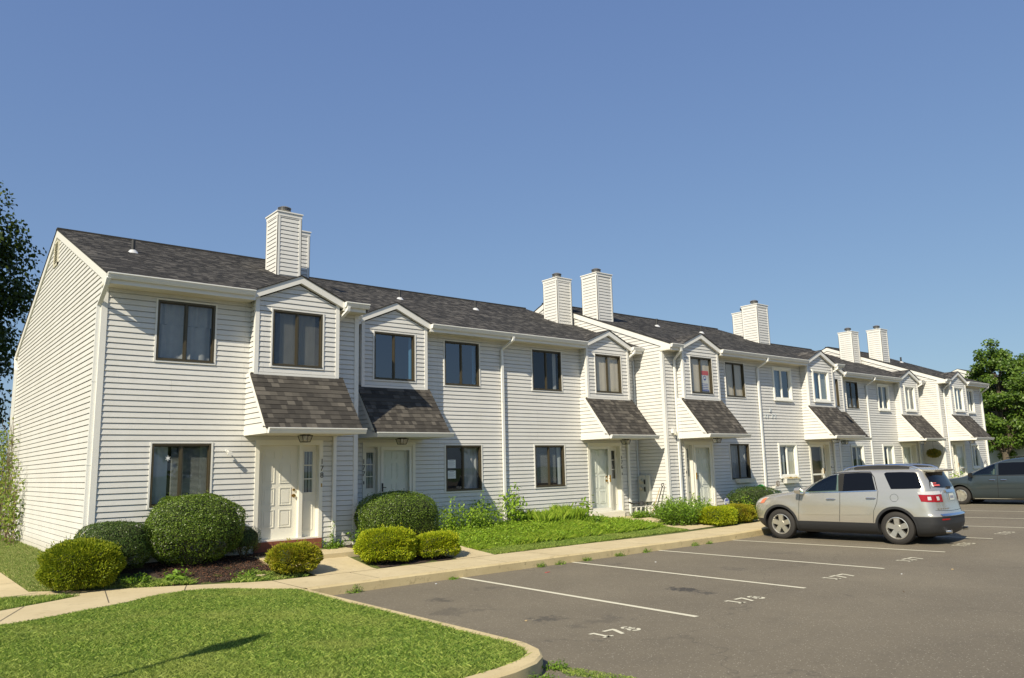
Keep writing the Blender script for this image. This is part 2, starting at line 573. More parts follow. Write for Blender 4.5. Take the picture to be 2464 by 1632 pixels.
def siding(mb, outline, z0, z1, mapf, openings=(), zbreaks=(), expo=EXP, lip=0.0155, base=0.15):
    """outline(z)->(a0,a1); mapf(a,z,off)->point. Lapped courses as real geometry."""
    zs = {z0, z1}
    k = math.floor((z0 - base) / expo)
    c = base + k * expo
    courses = []
    while c < z1:
        courses.append(c); zs.add(min(max(c, z0), z1)); zs.add(min(max(c + expo * .84, z0), z1)); c += expo
    for o in openings: zs.add(min(max(o[2], z0), z1)); zs.add(min(max(o[3], z0), z1))
    for q in zbreaks: zs.add(min(max(q, z0), z1))
    zs = sorted(zs)
    for za, zb in zip(zs[:-1], zs[1:]):
        if zb - za < 1e-5: continue
        zm = (za + zb) / 2
        c0 = base + math.floor((zm - base) / expo) * expo
        c1 = c0 + expo
        off = lambda q: lip * (1 - .9 * (q - c0) / (expo * .84)) if q <= c0 + expo * .84 + 1e-6 else lip * .1 - .016 * (q - c0 - expo * .84) / (expo * .16)
        oa = off(za); ob = off(zb)
        L0, R0 = outline(za + 1e-6); L1, R1 = outline(zb - 1e-6)
        segs = [((L0, R0), (L1, R1))]
        for (x0, x1, y0, y1) in openings:
            if y0 < zm < y1:
                ns = []
                for (l0, r0), (l1, r1) in segs:
                    if x0 >= max(r0, r1) or x1 <= min(l0, l1): ns.append(((l0, r0), (l1, r1))); continue
                    if x0 > min(l0, l1): ns.append(((l0, x0), (l1, x0)))
                    if x1 < max(r0, r1): ns.append(((x1, r0), (x1, r1)))
                segs = ns
        for (l0, r0), (l1, r1) in segs:
            if r0 - l0 < 1e-4 and r1 - l1 < 1e-4: continue
            mb.face([mapf(l0, za, oa), mapf(r0, za, oa), mapf(r1, zb, ob), mapf(l1, zb, ob)])
            if abs(za - c0) < 1e-4:
                mb.face([mapf(l0, za, -.0145), mapf(r0, za, -.0145), mapf(r0, za, oa), mapf(l0, za, oa)])


def roofslope(mb, outline, L, mapf, expo=0.143, lip=0.007, uvo=0):
    """shingle courses; t from 0 (eave) to L (ridge) along the slope."""
    t = 0.0
    while t < L - 1e-4:
        t1 = min(t + expo, L)
        a0, a1 = outline(t); b0, b1 = outline(t1)
        hi = lip; lo = lip * (1 - (t1 - t) / expo)
        mb.face([mapf(a0, t, hi), mapf(a1, t, hi), mapf(b1, t1, lo), mapf(b0, t1, lo)],
                [(a0 + uvo, t + 1e-3), (a1 + uvo, t + 1e-3), (b1 + uvo, t1 - 1e-3), (b0 + uvo, t1 - 1e-3)])
        mb.face([mapf(a0, t, 0), mapf(a1, t, 0), mapf(a1, t, hi), mapf(a0, t, hi)],
                [(a0 + uvo, t + .01), (a1 + uvo, t + .01), (a1 + uvo, t + .02), (a0 + uvo, t + .02)])
        t = t1


# ------------------------------------------------------------------ ground functions
def lotz(x): return -0.26 + 0.0186 * min(max(0.0, x - 15.0), 20.0)
def walkz(x): return lotz(x) + 0.16
def kerby(x): return -4.10 + 0.030 * min(max(x - 3, 0), 26)
def backy(x): return -2.68 + 0.045 * min(max(x - 4, 0), 12) 
def yardz(x, y):
    if x > 2.55: t = min(max((y + 2.5) / 2.5, 0), 1)
    elif x > 0:
        yb = -1.32 - .52 * x
        t = min(max((y - yb) / -yb, 0), 1)
    else: t = min(max(1 + x, 0), max((y + 1.32 + x * .73) / 1.3, 0), 1)
    return (walkz(x) - 0.008) * (1 - t) + 0.155 * t


def drape(name, polys, zf, mat, kind='structure', nx=12, ny=6, cat=None):
    """quads subdivided bilinearly, each vertex dropped on zf"""
    mb = MB()
    for q, nx, ny in [(p[:4], p[4] if len(p) > 4 else nx, p[5] if len(p) > 5 else ny) for p in polys]:
        A, B, C_, D = [Vector((a[0], a[1], 0)) for a in q]
        g = [[None] * (nx + 1) for _ in range(ny + 1)]
        for j in range(ny + 1):
            for i in range(nx + 1):
                s, t = i / nx, j / ny
                P = (A * (1 - s) + B * s) * (1 - t) + (D * (1 - s) + C_ * s) * t
                g[j][i] = (P.x, P.y, zf(P.x, P.y))
        for j in range(ny):
            for i in range(nx):
                mb.face([g[j][i], g[j][i + 1], g[j + 1][i + 1], g[j + 1][i]])
    o = mb.build(name, mat, smooth=True)
    return tag(o, kind=kind)

# ------------------------------------------------------------------ ground, lot, walks
g = MB(); S_ = 3000
g.face([(-S_, -S_, -0.62), (S_, -S_, -0.62), (S_, S_, -0.62), (-S_, S_, -0.62)])
tag(g.build('ground', 'farturf'), kind='structure')

xs = [-60, -30, -10, 2.0] + [2.5 + i * 1.5 for i in range(8)] + [15 + i * 2 for i in range(12)] + [45, 60, 90, 130]
mb = MB()
for i in range(len(xs) - 1):
    a, b = xs[i], xs[i + 1]
    if b <= 2.01:
        mb.face([(a, -70, -.26), (b, -70, -.26), (b, -10.4, -.26), (a, -10.4, -.26)])
    else:
        mb.face([(a, -70, lotz(a)), (b, -70, lotz(b)), (b, kerby(b) + .05, lotz(b)), (a, kerby(a) + .05, lotz(a))])
tag(mb.build('parking_lot', 'asphalt'), kind='structure')

# yard behind the walk (reaches under the buildings)
XS = [0, 2.6, 5, 8, 11, 15, 20, 26, 32, 40, 50, 62, 80, 110]
yz = lambda x, y: yardz(x, y) - 0.006
tag(drape('lawn', [((a, backy(a) - .1), (b, backy(b) - .1), (b, 2.2), (a, 2.2), 14 if a < 3 else 6, 40 if a < 3 else 10) for a, b in zip(XS[:-1], XS[1:])] +
      [((a, 2.2), (b, 2.2), (b, 45), (a, 45), 2, 2) for a, b in zip(XS[:-1], XS[1:])] +
      [((-1.02, -5.5), (0, -5.5), (0, 2), (-1.02, 2), 10, 60), ((-1.02, 2), (0, 2), (0, 45), (-1.02, 45), 4, 20), ((-40, -6.0), (-1.02, -6.0), (-1.02, 45), (-40, 45), 30, 40)], yz, 'turf'), kind='structure')
# island lawn between the walk and the lot
isl_in = [(2.43, -4.05), (2.43, -9.70), (2.37, -10.03), (2.24, -10.24), (2.0, -10.41), (1.62, -10.52), (1.17, -10.58), (-14, -10.9)]
isl_out = [(2.56, -4.02), (2.56, -9.85), (2.45, -10.22), (2.30, -10.42), (2.07, -10.59), (1.70, -10.71), (1.20, -10.78), (-14, -11.1)]
walk_front = [(2.56, -4.02), (1.77, -3.05), (1.30, -2.72), (1.0, -2.63), (.5, -2.80), (-.03, -3.18), (-.98, -3.67), (-1.78, -3.97), (-6, -6.1), (-14, -10.2)]
mb = MB()
mb.face([(x, y, -.115) for x, y in isl_in] + [(x, y, -.115) for x, y in walk_front[::-1]])
tag(mb.build('island_lawn', 'turf'), kind='structure')

# sidewalk slabs with tooled joints
mb = MB()
wz = -0.10
x = 2.56
XS2 = [2.56]
while XS2[-1] < 60: XS2.append(XS2[-1] + 1.52)
jm = MB()
for a, b in zip(XS2[:-1], XS2[1:]):
    e = .006
    P = [(a + e, kerby(a) + .15, walkz(a)), (b - e, kerby(b) + .15, walkz(b)), (b - e, backy(b), walkz(b)), (a + e, backy(a), walkz(a))]
    if a < 3: P[3] = (a + e, -2.64, walkz(a))
    mb.face(P)
    mb.face([(P[3][0], P[3][1], P[3][2]), (P[2][0], P[2][1], P[2][2]), (P[2][0], P[2][1], P[2][2] - .1), (P[3][0], P[3][1], P[3][2] - .1)])
for a, b in zip(XS2[:-1], XS2[1:]):
    jm.face([(a, kerby(a) + .1, walkz(a) - .012), (b, kerby(b) + .1, walkz(b) - .012), (b, backy(b), walkz(b) - .012), (a, backy(a) if a > 3 else -2.64, walkz(a) - .012)])
top = wz
leftpoly = [(2.55, -3.98), (1.77, -3.05), (1.30, -2.72), (1.0, -2.63), (.5, -2.80), (-.03, -3.18), (-.98, -3.67), (-1.78, -3.97), (-6, -6.1), (-6, -4.75), (-1.63, -2.57), (-.95, -2.18), (-.40, -1.83),
            (-.85, -1.50), (-1.48, -1.12), (-2.2, -.75), (-2.2, 14), (-1.0, 14), (-1.0, -.60), (-.55, -.95), (-.01, -1.32), (.72, -1.73), (1.6, -2.2), (2.2, -2.52), (2.55, -2.64)]
mb.face([(x, y, top) for x, y in leftpoly])
mb.face([(x, y, top - .03) for x, y in leftpoly])
for i in range(len(leftpoly)):
    a, b = leftpoly[i], leftpoly[(i + 1) % len(leftpoly)]
    mb.face([(a[0], a[1], top), (b[0], b[1], top), (b[0], b[1], top - .1), (a[0], a[1], top - .1)])
tag(mb.build('sidewalk', 'concrete'), kind='structure')
tag(jm.build('sidewalk_bed', 'joint'), kind='structure')
jm = MB()
for (a, b) in (((.05, -1.31), (-.25, -3.05)), ((1.23, -2.01), (1.01, -2.63)), ((-.9, -.85), (-1.5, -1.12)), ((-1.0, 1.0), (-2.2, 1.0)), ((-1.0, 3.2), (-2.2, 3.2)), ((-1.0, 5.4), (-2.2, 5.4)), ((-1.3, -2.4), (-1.9, -4.02))):
    d = (Vector(b) - Vector(a)).normalized() * .008
    n = Vector((-d.y, d.x))
    jm.face([(a[0] - n.x, a[1] - n.y, top + .0025), (b[0] - n.x, b[1] - n.y, top + .0025), (b[0] + n.x, b[1] + n.y, top + .0025), (a[0] + n.x, a[1] + n.y, top + .0025)])
tag(jm.build('sidewalk_joints', 'joint'), kind='structure')

# kerbs
def kerb(path_in, path_out, ztop, zbot, name):
    mb = MB()
    n = len(path_in)
    for i in range(n - 1):
        a, b, c, d = path_in[i], path_in[i + 1], path_out[i + 1], path_out[i]
        za, zb = ztop(a[0]), ztop(b[0])
        # small bevel on the exposed arris
        def mid(p, q, f): return (p[0] + (q[0] - p[0]) * f, p[1] + (q[1] - p[1]) * f)
        dm, cm = mid(a, d, .86), mid(b, c, .86)
        mb.face([(a[0], a[1], za), (b[0], b[1], zb), (cm[0], cm[1], zb), (dm[0], dm[1], za)])
        mb.face([(dm[0], dm[1], za), (cm[0], cm[1], zb), (c[0], c[1], zb - .022), (d[0], d[1], za - .022)])
        mb.face([(d[0], d[1], za - .022), (c[0], c[1], zb - .022), (c[0], c[1], zbot(b[0])), (d[0], d[1], zbot(a[0]))])
        mb.face([(a[0], a[1], za), (b[0], b[1], zb), (b[0], b[1], zbot(b[0])), (a[0], a[1], zbot(a[0]))])
    return tag(mb.build(name, 'kerb', smooth=True, sharp=25), kind='structure')


pin, pout = [], []
x = 2.58
while x < 60:
    for xx in (x, x + 3.02):
        pin.append((xx, kerby(xx) + .15)); pout.append((xx, kerby(xx)))
    x += 3.04
kerb(pin, pout, lambda x: walkz(x) + .004, lambda x: lotz(x) - .08, 'kerb')


def dens(path, step=.35):
    out = []
    for a, b in zip(path[:-1], path[1:]):
        n = max(1, int(math.dist(a, b) / step))
        n = min(n, 12)
        for k in range(n): out.append((a[0] + (b[0] - a[0]) * k / n, a[1] + (b[1] - a[1]) * k / n))
    return out + [path[-1]]


def denspair(p, q):
    A, B = [], []
    for i in range(len(p) - 1):
        n = min(14, max(1, int(math.dist(p[i], p[i + 1]) / .4)))
        for k in range(n):
            A.append((p[i][0] + (p[i + 1][0] - p[i][0]) * k / n, p[i][1] + (p[i + 1][1] - p[i][1]) * k / n))
            B.append((q[i][0] + (q[i + 1][0] - q[i][0]) * k / n, q[i][1] + (q[i + 1][1] - q[i][1]) * k / n))
    return A + [p[-1]], B + [q[-1]]


ai, ao = denspair(isl_in, isl_out)
kerb(ai, ao, lambda x: -.098, lambda x: -.36, 'kerb')

# stall lines and painted numbers
STALL = [((5.80, -4.02), (5.72, -9.75)), ((8.88, -3.90), (8.91, -9.50)), ((11.87, -3.84), (12.02, -9.33)), ((15.06, -3.72), (15.41, -9.07)), ((18.05, -3.72), (18.47, -8.96)),
         ((21.0, -3.65), (21.50, -8.9)), ((23.8, -3.55), (24.35, -8.9)), ((26.5, -3.45), (27.1, -8.8)), ((29.5, -3.4), (30.2, -8.7)), ((32.5, -3.4), (33.3, -8.6))]
for i, (a, b) in enumerate(STALL):
    mb = MB()
    A, B = Vector(a), Vector(b)
    d = (B - A).normalized(); n = Vector((-d.y, d.x)) * .05
    K = 10
    for k in range(K):
        p, q = A + (B - A) * (k / K), A + (B - A) * ((k + 1) / K)
        mb.face([(p.x - n.x, p.y - n.y, lotz(p.x) + .005), (q.x - n.x, q.y - n.y, lotz(q.x) + .005), (q.x + n.x, q.y + n.y, lotz(q.x) + .005), (p.x + n.x, p.y + n.y, lotz(p.x) + .005)])
    tag(mb.build('stall_line', 'paint'), kind='structure')


def stencil(txt, x, y):
    """blocky stencil digits, letter tops towards the building"""
    mb = MB(); W_, H_, t = .21, .30, .058
    segs = {'1': [(.075, 0, .075 + t, H_), (.02, 0, .19, .042), (.03, H_ - .05, .075, H_)],
            '7': [(.0, H_ - t, W_, H_)], '8': [], '6': []}
    cx = x
    for ch in txt:
        z = lambda xx: lotz(xx) + .005
        if ch == '1':
            for (a, b, c, d) in segs['1']: mb.face([(cx + a, y + b, z(cx)), (cx + c, y + b, z(cx)), (cx + c, y + d, z(cx)), (cx + a, y + d, z(cx))])
        elif ch == '7':
            mb.face([(cx, y + H_ - t, z(cx)), (cx + W_, y + H_ - t, z(cx)), (cx + W_, y + H_, z(cx)), (cx, y + H_, z(cx))])
            mb.face([(cx + .05, y, z(cx)), (cx + .05 + t * 1.1, y, z(cx)), (cx + W_, y + H_ - t - .001, z(cx)), (cx + W_ - t * 1.15, y + H_ - t - .001, z(cx))])
        else:
            rings = [(.5 * W_, .72 * H_, .075, .075), (.5 * W_, .28 * H_, .095, .088)] if ch == '8' else [(.5 * W_, .30 * H_, .10, .092)]
            if ch in '69':
                P = [(.02, .30 * H_), (.03, .62 * H_), (.10, .98 * H_), (.17, .98 * H_)]
                Q = [(.065, .34 * H_), (.085, .60 * H_), (.135, .80 * H_), (.18, .80 * H_)]
                for i in range(3): mb.face([(cx + P[i][0], y + P[i][1], z(cx) + .0005), (cx + Q[i][0], y + Q[i][1], z(cx) + .0005), (cx + Q[i + 1][0], y + Q[i + 1][1], z(cx) + .0005), (cx + P[i + 1][0], y + P[i + 1][1], z(cx) + .0005)])
            for (ox, oy, ra, rb) in rings:
                n = 18
                for k in range(n):
                    if k in (0,) or k == n // 2: continue    # stencil bridges
                    a0, a1 = 2 * math.pi * k / n + .17, 2 * math.pi * (k + 1) / n + .17
                    f = lambda a, q: (cx + ox + math.cos(a) * ra * q, y + oy + math.sin(a) * rb * q, z(cx))
                    mb.face([f(a0, 1), f(a1, 1), f(a1, .45), f(a0, .45)])
        cx += W_ + .06
    return tag(mb.build('painted_number', 'paint'), kind='structure')


for t_, x, y in (('178', 3.85, -9.78), ('178', 6.95, -9.58), ('177', 10.10, -9.40), ('177', 13.33, -9.22), ('176', 16.62, -9.0), ('176', 19.55, -8.88), ('175', 22.6, -8.8)):
    stencil(t_ if t_ != '175' else '176', x, y) if t_ != '175' else None

# paths and mulch beds draped on the yard
pz = lambda x, y: yardz(x, y) + .012
drape('front_path', [((3.42, -2.7), (4.70, -2.7), (4.80, -1.15), (3.42, -1.15)), ((6.75, backy(6.7) - .01), (7.80, backy(7.8) - .01), (7.62, .15), (6.5, .15)),
                     ((15.22, backy(15.2) - .01), (16.55, backy(16.5) - .01), (15.92, -.05), (14.7, -.05)), ((18.45, backy(18) - .01), (19.7, backy(19) - .01), (19.5, -1.1), (18.2, -1.1)),
                     ((25.8, backy(25) - .01), (27.0, backy(27) - .01), (27.0, -1.0), (25.8, -1.0)), ((29.3, backy(29) - .01), (30.6, backy(30) - .01), (30.6, .2), (29.3, .2))], pz, 'concrete')
drape('mulch_bed', [((.95, -1.85), (3.40, -2.62), (3.40, -.05), (.2, -.05), 20, 16), ((4.86, -2.58), (6.73, -2.52), (6.48, 1.2), (5.75, 1.2), 10, 10), ((16.6, -2.15), (18.4, -2.08), (18.2, -.05), (16.2, -.05), 10, 10),
                    ((4.86, -2.57), (5.7, -2.5), (5.7, -.1), (5.3, -.1), 8, 8)], lambda x, y: yardz(x, y) + .006 + .02 * math.sin(x * 9) * math.sin(y * 7), 'mulch')


def landing(x0, x1, y0, y1, zt, label):
    mb = MB(); b = .02
    mb.prism([(x0, y0 + b, 0), (x0 + b, y0, 0), (x1 - .18, y0, 0), (x1, y0 + .38, 0), (x1, y1, 0), (x0, y1, 0)], (0, 0, zt - .11), (0, 0, zt))
    mb.prism([(x0 + .05, y0 + .06, 0), (x1 - .2, y0 + .06, 0), (x1 - .05, y0 + .42, 0), (x1 - .05, y1, 0), (x0 + .05, y1, 0)], (0, 0, -.15), (0, 0, zt - .11))
    o = mb.build('concrete_landing', 'concrete')
    tag(o, label, 'doorstep', 'concrete landings before the front doors')


landing(3.02, 5.28, -1.24, -.012, .125, 'concrete landing slab below the red board at the cream door of 178')
landing(6.1, 8.25, .08, 1.31, .15, 'concrete landing slab behind the big round shrub at door 177')
landing(14.35, 16.35, .02, 1.31, .15, 'concrete landing slab beyond the weedy lawn at door 176')
landing(17.9, 19.75, -1.15, .05, .15, 'concrete landing slab hidden behind the leafy bushes right of the electric meters')
landing(25.7, 27.5, -1.15, .05, .15, 'concrete landing slab behind the silver car at the dark glass door')
landing(29.0, 30.9, .15, 1.4, .16, 'concrete landing slab beneath the half hidden porch roof next to the dark glass door')
landing(36.8, 38.6, .15, 1.4, .16, 'concrete landing slab below the door beside the hanging basket')
landing(40.0, 41.8, -.8, .35, .16, 'concrete landing slab at the last front door before the tree')

# ------------------------------------------------------------------ townhouses
SL = .396
D_ = 11.696
def roofz(dy): return 5.83 + SL * (dy + .40)      # top of deck at distance dy behind the facade
ridge_dy = 5.848
RZ = roofz(ridge_dy)


def window(root, name, x0, x1, z0, z1, y, style, fill, split=.5, label=None, extra=None):
    """sliding window in the plane y (facing -y): frame > pane, curtain or blind"""
    mb = MB()
    fw = .042
    if style == 'bronze':
        # vinyl receiver strip round the opening
        mb.cur = 1
        for q in ((x0 - .035, x0, z0 - .035, z1 + .03), (x1, x1 + .035, z0 - .035, z1 + .03), (x0, x1, z1, z1 + .03), (x0, x1, z0 - .035, z0)):
            mb.box(q[0], q[1], y - .026, y + .02, q[2], q[3])
        mb.cur = 0
        mats = ['bronze', 'trim']
    else:
        mb.cur = 0
        e = .075
        for q in ((x0 - .03, x0 + e - .03, z0 - .03, z1 + .03), (x1 - e + .03, x1 + .03, z0 - .03, z1 + .03), (x0 + e - .03, x1 - e + .03, z1 - e + .03, z1 + .03), (x0 + e - .03, x1 - e + .03, z0 - .03, z0 + e - .03)):
            mb.box(q[0], q[1], y - .045, y + .02, q[2], q[3])
        mb.box(x0 - .05, x1 + .05, y - .075, y - .0455, z0 - .05, z0 - .005)
        x0 += .045; x1 -= .045; z0 += .045; z1 -= .045
        mats = ['whiteframe', 'trim']
    yo, yi = y - .018, y + .075
    mb.box(x0, x0 + fw, yo, yi, z0, z1); mb.box(x1 - fw, x1, yo, yi, z0, z1)
    mb.box(x0 + fw, x1 - fw, yo, yi, z1 - fw, z1); mb.box(x0 + fw, x1 - fw, yo, yi, z0, z0 + fw)
    if style == 'bronze':
        mb.box(x0 + .002, x1 - .002, y - .034, y - .0185, z0 + .002, z0 + .028)
    xm = x0 + (x1 - x0) * split
    mw = .026 if style == 'bronze' else .04
    mb.box(xm - mw, xm + mw * .6, y + .012, y + .06, z0 + fw, z1 - fw)
    # sash rails of the sliding half
    for (a, b) in ((x0 + fw, xm - mw), (xm + mw * .6, x1 - fw)):
        mb.box(a, b, y + .03, y + .055, z0 + fw, z0 + fw + .022); mb.box(a, b, y + .03, y + .055, z1 - fw - .022, z1 - fw)
        mb.box(a, a + .018, y + .03, y + .055, z0 + fw + .022, z1 - fw - .022); mb.box(b - .018, b, y + .03, y + .055, z0 + fw + .022, z1 - fw - .022)
    w_ = mb.build(name, mats, root)
    if label: w_['label'] = label
    gm = {'sky': 'glass_r', 'screen': 'screen'}.get(fill.get('glass'), 'glass')
    for (a, b, yy) in ((x0 + fw, xm - mw, y + .044), (xm + mw * .6, x1 - fw, y + .038)):
        g_ = MB(); g_.face([(a, yy, z0 + fw), (b, yy, z0 + fw), (b, yy, z1 - fw), (a, yy, z1 - fw)])
        g_.build('pane', gm, w_)
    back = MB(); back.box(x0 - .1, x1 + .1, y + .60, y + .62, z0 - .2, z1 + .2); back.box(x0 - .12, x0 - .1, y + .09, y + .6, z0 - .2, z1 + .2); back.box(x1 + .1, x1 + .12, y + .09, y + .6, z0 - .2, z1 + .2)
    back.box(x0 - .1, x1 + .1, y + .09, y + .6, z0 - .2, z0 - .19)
    back.build('dark_room_box', 'dark', w_)  # near-black box stands in for the unlit room behind the panes
    for kind, a, b, c, d in fill.get('in', []):
        # fractions of the opening
        X0, X1 = x0 + (x1 - x0) * a, x0 + (x1 - x0) * b
        Z0, Z1 = z0 + (z1 - z0) * c, z0 + (z1 - z0) * d
        m = MB()
        if kind == 'slats':
            zz = Z0
            while zz < Z1:
                m.prism([(X0, y + .10, zz), (X0, y + .124, zz + .010), (X0, y + .124, zz + .0125), (X0, y + .10, zz + .0025)], (0, 0, 0), (X1 - X0, 0, 0)); zz += .024
            m.build('blind', 'blind', w_)
        else:
            n = max(2, int((X1 - X0) / .02)); mat = {'curtain': 'curtain', 'sheer': 'sheer', 'blue': 'bluecloth', 'net': 'blind'}[kind]
            amp = .018 if kind != 'sheer' else .003
            yy = y + (.15 if kind != 'sheer' else .085)
            ff = random.uniform(28, 45)
            for i in range(n):
                u0, u1 = X0 + (X1 - X0) * i / n, X0 + (X1 - X0) * (i + 1) / n
                o0, o1 = math.sin(u0 * ff + math.sin(u0 * 11)) * amp, math.sin(u1 * ff + math.sin(u1 * 11)) * amp
                m.face([(u0, yy + o0, Z0), (u1, yy + o1, Z0), (u1, yy + o1, Z1), (u0, yy + o0, Z1)])
            m.build('curtain', mat, w_, smooth=True, sharp=180)
    return w_


def beam(mb, p0, p1, h, y0, y1):
    """board along p0-p1 in the x,z plane, hanging h below that line, between y0 and y1"""
    mb.prism([(p0[0], 0, p0[1]), (p1[0], 0, p1[1]), (p1[0], 0, p1[1] - h), (p0[0], 0, p0[1] - h)], (0, y0, 0), (0, y1, 0))


def beam_y(mb, p0, p1, h, x0, x1):
    mb.prism([(0, p0[0], p0[1]), (0, p1[0], p1[1]), (0, p1[0], p1[1] - h), (0, p0[0], p0[1] - h)], (x0, 0, 0), (x1, 0, 0))


def gutter_prof(mb, x0, x1, y, zt, endcap=True):
    """K profile; y = back face, runs along x"""
    P = [(0, y, zt), (0, y - .115, zt), (0, y - .115, zt - .022), (0, y - .10, zt - .035), (0, y - .085, zt - .075), (0, y - .062, zt - .118), (0, y, zt - .118)]
    Q = [(0, y - .006, zt - .004), (0, y - .108, zt - .004)]
    mb.prism(P, (x0, 0, 0), (x1, 0, 0))


def downspout(root, pts, r=.036, name='downspout'):
    mb = MB()
    w, d = .040, .030
    P = [Vector(p) for p in pts]
    rings = []
    for i, p in enumerate(P):
        a = P[max(i - 1, 0)]; b = P[min(i + 1, len(P) - 1)]
        t = (b - a).normalized()
        u = Vector((1, 0, 0)); u = (u - t * u.dot(t)).normalized(); v = t.cross(u)
        rings.append([p + u * sx * w + v * sy * d for sx, sy in ((-1, -1), (1, -1), (1, 1), (-1, 1))])
    for i in range(len(P) - 1):
        for k in range(4):
            j = (k + 1) % 4
            mb.face([rings[i][k], rings[i][j], rings[i + 1][j], rings[i + 1][k]])
    mb.face(rings[0][::-1]); mb.face(rings[-1])
    for f in (.3, .62):     # wall straps
        q = P[-2].lerp(P[-1], f)
        mb.box(q.x - .047, q.x + .047, q.y - .034, q.y + .035, q.z - .012, q.z + .012)
    return mb.build(name, 'trim2', root)


def chimney(root, x0, x1, y0, y1, zt, d):
    mb = MB()
    zb = roofz(y0 - d) - .12
    for (a0, a1, mf) in ((x0, x1, lambda a, z, o: (a, y0 - o, z)), (x0, x1, lambda a, z, o: (a, y1 + o, z)), (y0, y1, lambda a, z, o: (x0 - o, a, z)), (y0, y1, lambda a, z, o: (x1 + o, a, z))):
        siding(mb, lambda z: (a0, a1), zb, zt, mf, lip=.013)
    c = mb.build('chimney', 'siding', root)
    mb = MB(); e = .06
    for (a, b) in ((x0, y0), (x1, y0), (x0, y1), (x1, y1)):
        sx = -1 if a == x0 else 1; sy = -1 if b == y0 else 1
        mb.box(a + sx * .018, a - sx * e, b + sy * .018, b + sy * .002 - 0, zb, zt); mb.box(a + sx * .018, a + sx * .002, b + sy * .018, b - sy * e, zb, zt)
    mb.box(x0 - .022, x1 + .022, y0 - .022, y1 + .022, zt - .10, zt)
    mb.box(x0 - .045, x1 + .045, y0 - .045, y1 + .045, zt + .0005, zt + .035)
    mb.build('corner_trim', 'trim', c)
    mb = MB(); cx, cy = (x0 + x1) / 2, (y0 + y1) / 2
    mb.cyl((cx, cy, zt + .03), .12, .13, 18); mb.cyl((cx, cy, zt + .16), .17, .09, 20); mb.cyl((cx, cy, zt + .25), .19, .05, 20, r2=.10)
    mb.build('flue_cap', ['flue'], c, smooth=True, sharp=50)
    mb = MB(); mb.cyl((cx, cy, zt + .165), .174, .075, 20, cap=False)
    mb.build('flue_screen', 'darkgrey', c)


def vent_pipe(root, x, dy, d):
    z = roofz(dy)
    mb = MB(); mb.cyl((x, d + dy, z - .05), .048, .36, 12); mb.build('vent_pipe', 'pipe', root, smooth=True)
    mb = MB(); mb.cyl((x, d + dy, z - .05), .15, .10, 16, r2=.07); mb.build('vent_flashing', 'flashing', root, smooth=True)


def panel_door(name, x0, x1, z0, z1, y, root, mat, panels=True):
    mb = MB()
    mb.box(x0, x1, y, y + .045, z0, z1)
    W_ = x1 - x0
    if panels:
        for (u0, u1) in ((.15, .44), (.56, .85)):
            for (v0, v1) in ((.12, .31), (.355, .545), (.59, .80), (.845, .945)):
                a, b, c, e = x0 + W_ * u0, x0 + W_ * u1, z0 + (z1 - z0) * v0, z0 + (z1 - z0) * v1
                t = .022
                # raised moulding ring, then a raised field
                for q in ((a, b, c, c + t), (a, b, e - t, e), (a, a + t, c + t, e - t), (b - t, b, c + t, e - t)): mb.box(q[0], q[1], y - .012, y + .001, q[2], q[3])
                mb.box(a + .05, b - .05, y - .009, y + .001, c + .05, e - .05)
    return mb.build(name, mat, root)


def lantern(root, x, y, z):
    mb = MB()
    mb.box(x - .085, x + .085, y - .085, y + .085, z - .02, z)
    t, b = .12, .08
    for sx in (-1, 1):
        for sy in (-1, 1):
            mb.tube([(x + sx * t, y + sy * t, z - .02), (x + sx * b, y + sy * b, z - .16)], .007, 5)
    for k in range(4):
        P = [(-t, -t), (t, -t), (t, t), (-t, t)]; Q = [(-b, -b), (b, -b), (b, b), (-b, b)]
        j = (k + 1) % 4
        mb.tube([(x + P[k][0], y + P[k][1], z - .022), (x + P[j][0], y + P[j][1], z - .022)], .007, 5)
        mb.tube([(x + Q[k][0], y + Q[k][1], z - .16), (x + Q[j][0], y + Q[j][1], z - .16)], .007, 5)
    L = mb.build('porch_lantern', 'black', root)
    m = MB()
    for k in range(4):
        P = [(-t, -t), (t, -t), (t, t), (-t, t)]; Q = [(-b, -b), (b, -b), (b, b), (-b, b)]; j = (k + 1) % 4
        m.face([(x + P[k][0] * .97, y + P[k][1] * .97, z - .025), (x + P[j][0] * .97, y + P[j][1] * .97, z - .025), (x + Q[j][0] * .97, y + Q[j][1] * .97, z - .157), (x + Q[k][0] * .97, y + Q[k][1] * .97, z - .157)])
    m.face([(x - b * .96, y - b * .96, z - .158), (x + b * .96, y - b * .96, z - .158), (x + b * .96, y + b * .96, z - .158), (x - b * .96, y + b * .96, z - .158)])
    m.build('lantern_glass', 'lampglass', L)
    m = MB(); m.cyl((x, y, z - .11), .028, .09, 10); m.build('bulb', 'paper', L, smooth=True)


